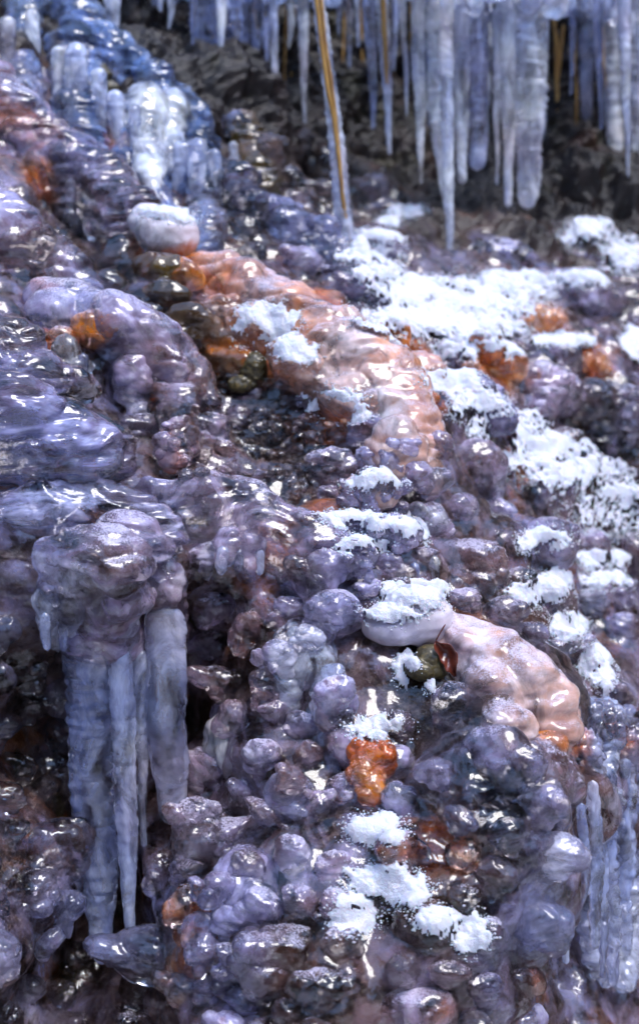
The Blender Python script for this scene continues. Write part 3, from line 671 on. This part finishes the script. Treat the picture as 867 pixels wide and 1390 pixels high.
bpy.context.view_layer.update(); DG = bpy.context.evaluated_depsgraph_get()
for (x, y, L, w, lab) in [(62, 838, 46, 15, 'left end of the mound'), (84, 850, 36, 12, 'left end of the mound'), (112, 486, 40, 12, 'orange-tipped lobe'), (300, 748, 34, 18, 'pink-grey tongue'),
                          (325, 752, 26, 15, 'pink-grey tongue'), (352, 752, 30, 15, 'pink-grey tongue'), (618, 790, 40, 16, 'right bank'), (642, 800, 44, 17, 'right bank'), (690, 640, 50, 20, 'right bank'),
                          (300, 960, 60, 34, 'knobby curtain'), (452, 1020, 46, 20, 'knobby curtain'), (436, 1000, 36, 16, 'knobby curtain'), (560, 770, 34, 14, 'central knobs'), (585, 760, 40, 16, 'central knobs')]:
    r = Vector(ray(x, y)); ok, loc, nn, ix, ob, mw = scene.ray_cast(DG, Vector(CAM), r.normalized())
    if ok: icicle(x, y - 8, x + 1, y + L, w * 1.25, w * .55, 0, 'short glassy drip of ice hanging from the ' + lab, group='drips on the ' + lab, mid=[(x, y + L * .55, w)], dref=loc.dot(Vector(FWD)) - .002, name='ice_drip', mat='shade')

def stem_tube(pts, mat, name, parent=None, wob=0):
    me = icicle_mesh(pts, 1.0, seed=wob, ring=.05, seg=8, mat=mat, step=.006); me.name = name
    return me

def strand(name, label, cat, path, push, ice=None, stems=(), mat='icicle', dref=None):
    """A dry stem (its own mesh) and, where the photo shows it, the ice sleeve round it."""
    px, py = path[0][:2]; d0 = depth_at(px, max(py, 0)); s = d0 / F_PX; d0 -= push * s; d0 = dref or d0; s = d0 / F_PX; y0 = P(px, py, d0)[1]
    def at(px, py, dy=0):
        r = ray(px, py); return CAM + r * ((y0 + dy) / r[1])
    root = bpy.data.objects.new(name, None); C.objects.link(root); base = at(*path[0][:2]); root.location = base
    tag(root, label, cat)
    def sub(n, me):
        k = len(me.vertices); co = np.empty(k * 3, dtype=np.float32); me.vertices.foreach_get('co', co)
        me.vertices.foreach_set('co', (co.reshape(-1, 3) - base).astype(np.float32).ravel()); me.update()
        return link(n, me, root)
    for k, st in enumerate(stems):
        sub('stem', stem_tube([(at(x, y, dy), r * s) for (x, y, r, dy) in st], 'straw', 'stem', wob=k + 3))
    if ice:
        me = icicle_mesh([(at(x, y), r * s) for (x, y, r) in ice], .9, seed=len(label), mat=mat, ring=.16); me.name = 'ice_sleeve'
        sub('ice_sleeve', me)
    return root

strand('icy_straw', 'long yellow straw sheathed in ice, slanting down from the top edge to the snow', 'straw', [(424, -60)], 140, dref=2.10,
       ice=[(424, -60, 9), (432, 10, 9), (448, 130, 9.5), (462, 250, 13), (468, 310, 12), (476, 345, 6)],
       stems=[[(422, -60, 3.2, -.010), (431, 10, 3.2, -.012), (449, 140, 3.2, -.013), (463, 255, 3, -.014), (474, 330, 2.6, -.004), (490, 388, 2.0, 0)],
              [(430, -60, 2.4, -.008), (438, 20, 2.4, -.012), (452, 130, 2.2, -.012), (462, 230, 1.8, -.012)]])
strand('icy_straw', 'orange straw ending inside a pointed icicle at the top, right of the long yellow straw', 'straw', [(516, -60)], 136, dref=2.4,
       ice=[(516, -60, 10), (520, 40, 9), (525, 110, 7), (529, 210, 3)],
       stems=[[(517, -60, 4, -.012), (520, 10, 4, -.012), (524, 60, 3.2, -.012), (526, 115, 2, -.008)]])
strand('forked_stem', 'forked dry brown stem tipped with a small icicle at the top right', 'stem', [(752, 10)], 60,
       ice=[(757, 190, 4), (757, 215, 7), (760, 252, 3)],
       stems=[[(750, 12, 3, 0), (755, 60, 3, 0), (757, 120, 3, 0), (757, 215, 3, 0)], [(764, 32, 2.6, -.004), (760, 75, 2.6, -.002), (757, 110, 2.4, 0)]])
for k, (x0, y1, dr) in enumerate([(268, 120, 2.52), (338, 150, 2.55), (366, 180, 2.55), (402, 140, 2.6), (470, 170, 2.68), (490, 120, 2.7), (557, 190, 2.74), (590, 150, 2.74), (665, 210, 2.76), (782, 170, 2.74), (818, 120, 2.7)]):
    rr = random.Random(k); dx = rr.uniform(-14, 14)
    strand('dry_stalk', 'thin dry grass stalk hanging behind the top icicles', 'grass stalk', [(x0, -60)], 0, dref=dr, stems=[[(x0, -60, 1.5, 0), (x0 + dx * .3, y1 * .3, 1.5, .01), (x0 + dx, y1 * .8, 1.2, .0), (x0 + dx * 1.6, y1, 1.0, .01)]])['group'] = 'dry grass behind the top icicles'
for (x0, x1, y1, lab) in [(290, 286, 70, 'orange dry stem showing through the broad glassy slab'), (318, 316, 60, 'brown dry stem behind the pale icicle right of the glassy slab'),
                          (354, 346, 80, 'thin brown stem frozen behind the grey tapering icicle'), (390, 386, 110, 'dark orange stem hanging between the long thin icicle and the pale pointed one')]:
    strand('dry_straw', lab, 'stem', [(x0, -60)], 70, stems=[[(x0, -60, 2.6, 0), ((x0 + x1) / 2 + 2, 10, 2.6, 0), (x1, y1, 1.8, .01)]])

# ------------------------------------------------------------------ ice nodules (copies of a few knobs)
def nodule_proto(k):
    bm = bmesh.new(); rr = random.Random(k * 31 + 5)
    add_ball(bm, (0, 0, 0), 1, .8, .78)
    side = 1 if k % 2 else -1
    for j in range(rr.randint(3, 6)):
        r = rr.uniform(.32, .72)
        add_ball(bm, (side * rr.uniform(-.6, 1.15), -rr.uniform(0, .4), rr.uniform(-.95, .35)), r * rr.uniform(.9, 1.4), r * .9, r * rr.uniform(.75, 1.15), rr.uniform(-30, 30), seg=14)
    if k % 3 == 0:
        x = rr.uniform(-.4, .4)
        for e in range(3): add_ball(bm, (x, -.15, -.6 - e * .42), .5 - .12 * e, .5 - .12 * e, .42, seg=14)
    if k % 3 == 1: add_ball(bm, (-side * .55, -.2, .4), .8, .6, .4, side * 18, seg=14)
    def disp(co, no):
        return .13 * fbm(co * 1.2, 3, k) + .07 * np.abs(vnoise(co * np.array((1.3, 1.3, 4.2)) + k, k + 3)) + .02 * vnoise(co * 7, k + 5)
    me = remesh(bm, .08, 4, disp); me.name = 'ice_nodule'; me.materials.clear(); me.materials.append(M['nodule'])
    return me
PROTOS = [nodule_proto(k) for k in range(18)]
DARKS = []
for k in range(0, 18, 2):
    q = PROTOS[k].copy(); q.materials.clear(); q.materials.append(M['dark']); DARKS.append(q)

def drop_proto(k):
    bm = bmesh.new(); rr = random.Random(k * 17 + 2)
    add_ball(bm, (0, 0, .1), 1, .85, .8, rr.uniform(-15, 15))
    x = rr.uniform(-.35, .35)
    add_ball(bm, (x * .6, -.1, -.45), .72, .66, .6); add_ball(bm, (x, -.12, -.85), .4, .4, .45)
    if k % 2: add_ball(bm, (rr.choice((-.6, .6)), -.15, .25), .6, .55, .5)
    def disp(co, no):
        return .10 * fbm(co * 1.2, 3, k + 40) + .06 * np.abs(vnoise(co * np.array((1.3, 1.3, 4)) + k, k + 33)) + .015 * vnoise(co * 7, k + 5)
    me = remesh(bm, .08, 4, disp); me.name = 'ice_nodule'; me.materials.clear(); me.materials.append(M['nodule'])
    return me
DROPS = [drop_proto(k) for k in range(10)]
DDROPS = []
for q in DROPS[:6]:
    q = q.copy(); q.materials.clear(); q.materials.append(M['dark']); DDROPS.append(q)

def inside(poly, x, y):
    c = False; j = len(poly) - 1
    for i in range(len(poly)):
        if (poly[i][1] > y) != (poly[j][1] > y) and x < (poly[j][0] - poly[i][0]) * (y - poly[i][1]) / (poly[j][1] - poly[i][1]) + poly[i][0]: c = not c
        j = i
    return c

CLUSTERS = [
    ('glassy ice knob in the knobby curtain left of the amber ice block', 'ice knobs of the middle curtain', [(275, 750), (440, 745), (480, 860), (440, 900), (470, 985), (465, 1120), (450, 1400), (320, 1400), (240, 1260), (270, 1080), (280, 900)], 27, 50, 52, PROTOS, 10),
    ('ice knob on the dark boulder at the lower right', 'ice knobs of the lower right boulder', [(540, 960), (620, 950), (680, 1030), (740, 1090), (775, 1200), (735, 1400), (540, 1400), (540, 1150)], 30, 50, 56, DROPS + DDROPS[:3], 16),
    ('small ice knob on the bank below the diagonal snow bank at the right', 'ice knobs of the right bank', [(590, 590), (690, 650), (867, 740), (880, 860), (830, 950), (770, 880), (690, 850), (620, 810), (585, 700)], 26, 46, 54, DROPS + PROTOS[:6], 9),
    ('blurred ice knob among the pink stones at the right', 'ice knobs of the upper right slope', [(600, 450), (720, 460), (880, 540), (880, 670), (760, 600), (640, 570)], 24, 40, 20, PROTOS, 4),
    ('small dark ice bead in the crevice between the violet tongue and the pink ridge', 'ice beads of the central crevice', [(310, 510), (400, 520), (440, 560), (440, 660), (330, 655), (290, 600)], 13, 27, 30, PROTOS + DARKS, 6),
    ('ice knob stacked in the centre between the pink ridge and the snow-topped bulb', 'ice knobs of the central column', [(450, 560), (560, 600), (585, 700), (580, 790), (500, 800), (440, 690)], 18, 28, 26, PROTOS, 16),
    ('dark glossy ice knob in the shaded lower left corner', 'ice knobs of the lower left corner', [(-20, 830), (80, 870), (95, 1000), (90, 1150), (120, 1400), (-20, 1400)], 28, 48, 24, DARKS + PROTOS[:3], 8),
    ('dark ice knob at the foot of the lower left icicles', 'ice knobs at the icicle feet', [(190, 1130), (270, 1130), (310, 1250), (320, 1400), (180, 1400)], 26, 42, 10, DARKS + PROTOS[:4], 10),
    ('dim brown ice lump under the top icicles left of the snow ledge', 'ice lumps of the upper slope', [(290, 150), (420, 190), (500, 260), (560, 330), (480, 390), (340, 350), (300, 260)], 24, 42, 24, DARKS + PROTOS[:2], 2),
    ('small glassy ice bead between the two violet tongues at the left', 'ice beads of the left crevice', [(190, 560), (300, 560), (310, 640), (230, 650)], 14, 26, 14, DARKS + PROTOS, 6),
]
def place_nodules():
    count = 0
    bpy.context.view_layer.update(); dg = bpy.context.evaluated_depsgraph_get(); todo = []
    for ci, (label, group, poly, r0, r1, nmax, protos, push) in enumerate(CLUSTERS):
        rr = random.Random(100 + ci); pts = []
        xs = [p[0] for p in poly]; ys = [p[1] for p in poly]; tries = 0
        while len(pts) < nmax and tries < 6000:
            tries += 1
            x = rr.uniform(min(xs), max(xs)); y = rr.uniform(min(ys), max(ys))
            if not inside(poly, x, y): continue
            r = r0 * .85 + (r1 * 1.12 - r0 * .85) * rr.random() ** 2
            if any((x - a) ** 2 + ((y - c) * 1.0) ** 2 < (.86 * (r + q)) ** 2 for a, c, q in pts): continue
            pts.append((x, y, r))
        for (x, y, r) in pts:
            rv = Vector(ray(x, y)); ok, loc, nn, ix, ob, mw = scene.ray_cast(dg, Vector(CAM), rv.normalized())
            if ok and ob.name.split('.')[0] in ('icicle', 'ice_drip', 'stem', 'ice_sleeve'): continue
            d = (loc.dot(Vector(FWD)) if ok else depth_at(x, y)); s = d / F_PX
            me = protos[rr.randrange(len(protos))]
            todo.append((me, P(x, y, d - r * .02 * s), (label, 'ice knob', group), s, r, rr.random()))
    for me, at, tg, s, r, sd in todo:
            rr = random.Random(sd)
            o = link('ice_nodule', me, None, at)
            o.scale = (r * s * rr.uniform(.8, 1.15), r * s * .85, r * s * rr.uniform(.7, 1.15))
            o.rotation_euler = (rr.uniform(-.25, .25), rr.uniform(-.35, .45), rr.uniform(-.5, .5))
            tag(o, *tg); o['seep'] = float(zone([at], SEEP)[0]); o['bare'] = float(zone([at], BARE_SHADE)[0]); count += 1
    return count
print('nodules', place_nodules())

# ------------------------------------------------------------------ leaf and moss by the big lobe
def build_leaf():
    d = depth_at(606, 885) - .052; s = d / F_PX
    root = bpy.data.objects.new('dead_leaf', None); C.objects.link(root); base = P(606, 890, d); root.location = base
    tag(root, 'curled dark red dead leaf, stalk up, between the snowy bulb and the pink lobe', 'leaf')
    L, nu, nv = 46 * s, 22, 9
    v = []
    for i in range(nu):
        u = i / (nu - 1); w = 14 * s * math.sin(math.pi * u ** .75) ** .8 * (1 - .25 * u) + .0004
        cx, cz = (-16 + 34 * u + 5 * math.sin(u * 5)) * s, (20 - 48 * u) * s
        for j in range(nv):
            q = (j / (nv - 1)) * 2 - 1
            fold = abs(q) ** 1.4 * w * .9
            v.append((cx + q * w * .8, -fold + .004 * math.sin(u * 6) - .25 * w * q, cz + q * w * .55 + .0015 * math.sin(u * 22 + q * 4)))
    f = [(i * nv + j, i * nv + j + 1, (i + 1) * nv + j + 1, (i + 1) * nv + j) for i in range(nu - 1) for j in range(nv - 1)]
    me = mesh_from('blade', v, f, M['leaf']); o = link('blade', me, root)
    m = o.modifiers.new('thick', 'SOLIDIFY'); m.thickness = .0009
    pts = [(np.array((-16 * s, 0, 20 * s)), 1.6 * s), (np.array((-12 * s, -.003, 30 * s)), 1.3 * s), (np.array((-4 * s, -.006, 46 * s)), 1.1 * s)]
    me = icicle_mesh(pts[::-1], 1, 4, .05, 8, 'leaf', .002); me.name = 'stalk'; link('stalk', me, root)
build_leaf()
formation('moss_cushion', 'wet olive-green moss cushion left of the curled red leaf', 'moss', 'moss', [(b, 585, 893, 17, 18, 24), (b, 572, 906, 14, 11, 20), (b, 594, 906, 11, 10, 22)], bead=.001, cell=.008, lump=.006, voxel=.002, it=3)
formation('moss_cushion', 'bright yellow-green moss spot beneath the arched blue arm at upper left', 'moss', 'moss', [(b, 140, 100, 14, 14, 34), (b, 150, 118, 12, 10, 30)], bead=.002, cell=.009, lump=.008, voxel=.0022, it=2)
formation('moss_cushion', 'dark green moss in the crevice below the frosted shelf', 'moss', 'moss', [(b, 345, 505, 14, 20, 18), (b, 330, 522, 20, 10, 14)], bead=.002, cell=.009, lump=.008, voxel=.0022, it=2)

# ------------------------------------------------------------------ snow lying on the ice
bpy.context.view_layer.update()
DG = bpy.context.evaluated_depsgraph_get()
def collision_mesh():
    V = []; T = []; n = 0
    for o in C.objects:
        if o.type != 'MESH' or o.name.split('.')[0] in ('ground', 'sky_blocker', 'icicle', 'stem', 'ice_sleeve', 'blade', 'stalk'): continue
        me = o.data; k = len(me.vertices); co = np.empty(k * 3, dtype=np.float32); me.vertices.foreach_get('co', co)
        mw = np.array(o.matrix_world, dtype=np.float32); co = co.reshape(-1, 3) @ mw[:3, :3].T + mw[:3, 3]
        me.calc_loop_triangles(); m = len(me.loop_triangles); tr = np.empty(m * 3, dtype=np.int32); me.loop_triangles.foreach_get('vertices', tr)
        V.append(co); T.append(tr.reshape(-1, 3) + n); n += k
    me = mesh_from('collision', np.concatenate(V), np.concatenate(T), M['snow'])
    o = link('collision', me); bpy.context.view_layer.update(); return o
COL = collision_mesh()
def cast(o, d, distance=20):
    ok, loc, nn, idx = COL.ray_cast(o, d, distance=distance); return ok, loc, nn, idx, None, None
SD = Vector((.0, .62, -.78)).normalized()          # snow drifted in from the open side
SU = Vector((1, 0, 0)); SV = SD.cross(SU).normalized()

def snow_patch(label, ells, thick=.010, group='snow patches', seed=0, name='snow_patch', grid=.0017, rag=.5, steep=.12):
    pts3 = []
    for (x, y, rx, ry) in ells:
        for (a, c) in ((0, 0), (.7, 0), (-.7, 0), (0, .7), (0, -.7)):
            r = Vector(ray(x + a * rx, y + c * ry)).normalized()
            ok, loc, nn, idx, ob, mw = cast(Vector(CAM), r)
            if ok: pts3.append(loc)
    if not pts3: return
    us = [p.dot(SU) for p in pts3]; vs_ = [p.dot(SV) for p in pts3]; ws = [p.dot(SD) for p in pts3]
    m = .03
    u = np.arange(min(us) - m, max(us) + m, grid); v = np.arange(min(vs_) - m, max(vs_) + m, grid)
    w0 = min(ws) - .05
    nu, nv = len(u), len(v)
    pos = np.zeros((nv, nu, 3)); nz = np.zeros((nv, nu)); hit = np.zeros((nv, nu), bool)
    for j in range(nv):
        for i in range(nu):
            o = SU * u[i] + SV * v[j] + SD * w0
            ok, loc, nn, idx, ob, mw = cast(o, SD, distance=max(ws) - w0 + .10)
            if ok: pos[j, i] = loc; nz[j, i] = -(nn.dot(SD)) * .4 + nn.z * .6; hit[j, i] = True
    W = pos @ np.array(SD); far = W[hit].max() if hit.any() else 0
    W = np.where(hit, W, far)
    fl = pos.reshape(-1, 3)
    px, py, d = project(np.where(hit.reshape(-1, 1), fl, np.array((0, 2, 0))))
    mk = np.full(len(fl), -9.0)
    for (x, y, rx, ry) in ells: mk = np.maximum(mk, 1.15 - ((px - x) / rx) ** 2 - ((py - y) / ry) ** 2)
    mk = mk + rag * fbm(fl * 34, 4, seed + 3, .65) + .22 * vnoise(fl * 190, seed + 4)
    mk = np.minimum(mk, 1.0).reshape(nv, nu); mk[~hit] = -9
    B = W.copy()
    for _ in range(30): B[1:-1, 1:-1] = (B[1:-1, 1:-1] * 2 + B[:-2, 1:-1] + B[2:, 1:-1] + B[1:-1, :-2] + B[1:-1, 2:]) / 6
    k = nz
    fine = .0009 * fbm(fl * 90, 3, seed + 8).reshape(nv, nu) + .0007 * vnoise(fl * 520, seed).reshape(nv, nu)
    S = .75 * B + .25 * W - thick * np.sign(mk) * np.abs(np.clip(mk, -1, 1)) ** .6 * .9 + fine
    S = np.minimum(S, W + .0015)
    ok = (mk > -.25) & hit & (np.abs(B - W) < .022)
    top = pos + (S - W)[..., None] * np.array(SD)
    idx = -np.ones((nv, nu), int); verts = []; faces = []
    up = S < W
    for j in range(nv - 1):
        for i in range(nu - 1):
            if ok[j, i] and ok[j + 1, i] and ok[j, i + 1] and ok[j + 1, i + 1] and up[j:j + 2, i:i + 2].any():
                ww = S[j:j + 2, i:i + 2]
                if ww.max() - ww.min() > .0055: continue
                qd = []
                for (a, c) in ((j, i), (j, i + 1), (j + 1, i + 1), (j + 1, i)):
                    if idx[a, c] < 0: idx[a, c] = len(verts); verts.append(top[a, c])
                    qd.append(idx[a, c])
                faces.append(qd)
    if len(faces) < 6: print('empty snow', label); return
    verts = list(verts); faces = [tuple(f) for f in faces]
    # loose grains round the rim
    rr = random.Random(seed)
    cand = np.argwhere((mk > -1.3) & (mk < .15) & hit & (k > .3)); wgt = np.exp(-np.clip(-mk[cand[:, 0], cand[:, 1]], 0, 2) * 2.0) if len(cand) else 0
    tri = []
    for c in range(min(int(len(cand) * .8), 9000)):
        ci = rr.randrange(len(cand))
        if rr.random() > wgt[ci]: continue
        j, i = cand[ci]; p = pos[j, i] + np.array([rr.uniform(-.5, .5) * grid for _ in range(3)]); r = .0006 + .0016 * rr.random() ** 2
        n0 = len(verts)
        for dx, dy, dz in ((1, 0, 0), (0, 1, 0), (-1, 0, 0), (0, -1, 0)):
            verts.append(p + np.array((dx, dy, dz)) * r * rr.uniform(.7, 1.2))
        verts.append(p + np.array((0, -.3, 1)) * r); verts.append(p - np.array((0, 0, 1)) * r * .6)
        for e in range(4):
            a, c2 = n0 + e, n0 + (e + 1) % 4
            tri.append((a, c2, n0 + 4)); tri.append((c2, a, n0 + 5))
    me = bpy.data.meshes.new(name); me.from_pydata([tuple(p) for p in verts], [], faces + tri); me.update()
    me.polygons.foreach_set('use_smooth', np.ones(len(me.polygons), dtype=bool)); me.materials.append(M['snow'])
    c = recenter(me)
    tag(link(name, me, None, c), label, 'snow', group)

SNOW = [
    ('wide white snow ledge under the long thin icicle tip at the upper right', [(510, 375, 34, 18), (560, 402, 66, 24), (640, 415, 84, 34), (560, 440, 74, 22), (690, 390, 64, 20), (640, 445, 66, 22)], .020),
    ('small snow patch beside the ice-sheathed straw foot', [(510, 325, 36, 14), (505, 348, 40, 10)], .01),
    ('little snow dab on dark rock just above the straw foot snow', [(552, 285, 22, 9), (530, 300, 16, 8)], .008),
    ('snow patch on the rusty pink stone below the wide snow ledge', [(656, 472, 56, 14), (630, 480, 30, 10)], .010),
    ('thin snow strip right of the rusty pink stone', [(760, 462, 46, 8)], .008),
    ('long diagonal snow bank across the right middle slope', [(650, 556, 36, 22), (690, 588, 58, 28), (740, 618, 64, 30), (790, 652, 64, 30), (835, 690, 56, 34)], .022),
    ('snow dab left of the upper end of the diagonal snow bank', [(610, 515, 38, 14), (640, 535, 26, 14)], .009),
    ('snow cap on the knob below the middle of the diagonal snow bank', [(742, 736, 38, 16)], .012),
    ('snow cap on the right edge knob below the diagonal snow bank', [(818, 762, 36, 13)], .012),
    ('lower of the two stacked snow caps near the right edge', [(822, 788, 32, 13)], .012),
    ('broad snow patch on the knobs right of the snow-topped bulb', [(735, 805, 46, 22), (760, 795, 24, 20)], .012),
    ('round snow cap just below the broad right snow patch', [(772, 850, 25, 18)], .012),
    ('slanting snow cap above the clear blistered lobe at the right', [(806, 895, 20, 22), (818, 920, 16, 20)], .012),
    ('snow dusting on the lower part of the pink ridge', [(452, 545, 34, 18), (480, 560, 24, 14)], .007),
    ('snow cap on the rounded pink knob on the centre line', [(508, 652, 38, 18)], .010),
    ('snow cap on the wide flat knob in the centre', [(480, 705, 42, 14), (530, 715, 40, 14), (560, 722, 22, 16)], .010),
    ('thin snow under the wide flat knob cap', [(490, 740, 36, 12)], .008),
    ('thick snow on the large bulb above the red leaf', [(560, 812, 44, 20), (530, 835, 40, 16), (590, 805, 20, 14)], .014),
    ('small upright snow patch left of the moss cushion', [(552, 905, 16, 18), (550, 922, 14, 12)], .009),
    ('tiny snow dab right below the moss cushion', [(583, 932, 10, 10)], .007),
    ('snow cap on top of the amber ice block', [(512, 988, 44, 16)], .014),
    ('snow patch just below the amber ice block', [(510, 1125, 36, 20)], .009),
    ('largest snow patch near the lower edge, left of the knobby boulder', [(520, 1195, 52, 24), (545, 1215, 34, 18)], .012),
    ('snow dusting at the bottom left of the largest lower snow patch', [(480, 1240, 30, 30)], .007),
    ('snow patch at the lower edge on the foot of the boulder', [(605, 1255, 42, 22), (640, 1280, 26, 18)], .011),
    ('snow cap on the round bulb at the end of the ice rope', [(226, 290, 36, 9), (245, 298, 20, 8)], .007),
    ('rounded snow hump on rock under the stout right edge icicle', [(800, 318, 40, 18)], .022),
    ('large snow hump at the right edge below the hanging icicles', [(850, 350, 36, 24)], .022),
    ('thin blurred snow patch left of the right edge snow hump', [(795, 378, 40, 12)], .009),
    ('frosty snow on the shelf flank of the pink ridge', [(360, 440, 40, 26), (395, 475, 30, 20)], .006),
    ('short snow streak at the right edge below mid height of the upper slope', [(862, 465, 18, 22)], .010),
]
for k, (lab, e, th) in enumerate(SNOW): snow_patch(lab, e, th, seed=k * 13 + 1)

bpy.data.objects.remove(COL)

# ------------------------------------------------------------------ camera, light, world
cd = bpy.data.cameras.new('camera'); cam = bpy.data.objects.new('camera', cd); C.objects.link(cam)
cd.sensor_fit = 'HORIZONTAL'; cd.sensor_width = 24; cd.lens = 24 * F_PX / 867
cd.clip_start = .05; cd.clip_end = 500
cam.location = CAM; cam.rotation_euler = (math.pi / 2 - PITCH, 0, 0)
cd.dof.use_dof = True; cd.dof.focus_distance = 1.47; cd.dof.aperture_fstop = 3.2
scene.camera = cam

SUN_EL, SUN_AZ = math.radians(64), math.radians(138)      # azimuth measured clockwise from +Y
to_sun = Vector((math.sin(SUN_AZ) * math.cos(SUN_EL), math.cos(SUN_AZ) * math.cos(SUN_EL), math.sin(SUN_EL)))
ld = bpy.data.lights.new('sun', 'SUN'); ld.energy = 1.0; ld.angle = math.radians(30); ld.color = (1, .95, .9)
lo = bpy.data.objects.new('sun', ld); C.objects.link(lo); lo.rotation_euler = to_sun.to_track_quat('Z', 'Y').to_euler()

w = bpy.data.worlds.new('World'); scene.world = w; w.use_nodes = True
wt = w.node_tree; bg = wt.nodes['Background']; bg.inputs['Strength'].default_value = .135
sky = wt.nodes.new('ShaderNodeTexSky'); sky.sky_type = 'NISHITA'; sky.sun_disc = False
sky.sun_elevation = SUN_EL; sky.sun_rotation = SUN_AZ; sky.altitude = 800; sky.dust_density = .5; sky.ozone_density = 3.0
wt.links.new(sky.outputs[0], bg.inputs['Color'])

vs = scene.view_settings
vs.view_transform = 'Standard'; vs.look = 'None'; vs.exposure = 2.05; vs.gamma = 1; vs.use_curve_mapping = False
scene.cycles.use_denoising = True
scene.cycles.max_bounces = 8; scene.cycles.transmission_bounces = 7; scene.cycles.diffuse_bounces = 2; scene.cycles.glossy_bounces = 3
scene.cycles.use_adaptive_sampling = True; scene.cycles.adaptive_threshold = .045
scene.cycles.sample_clamp_indirect = 6
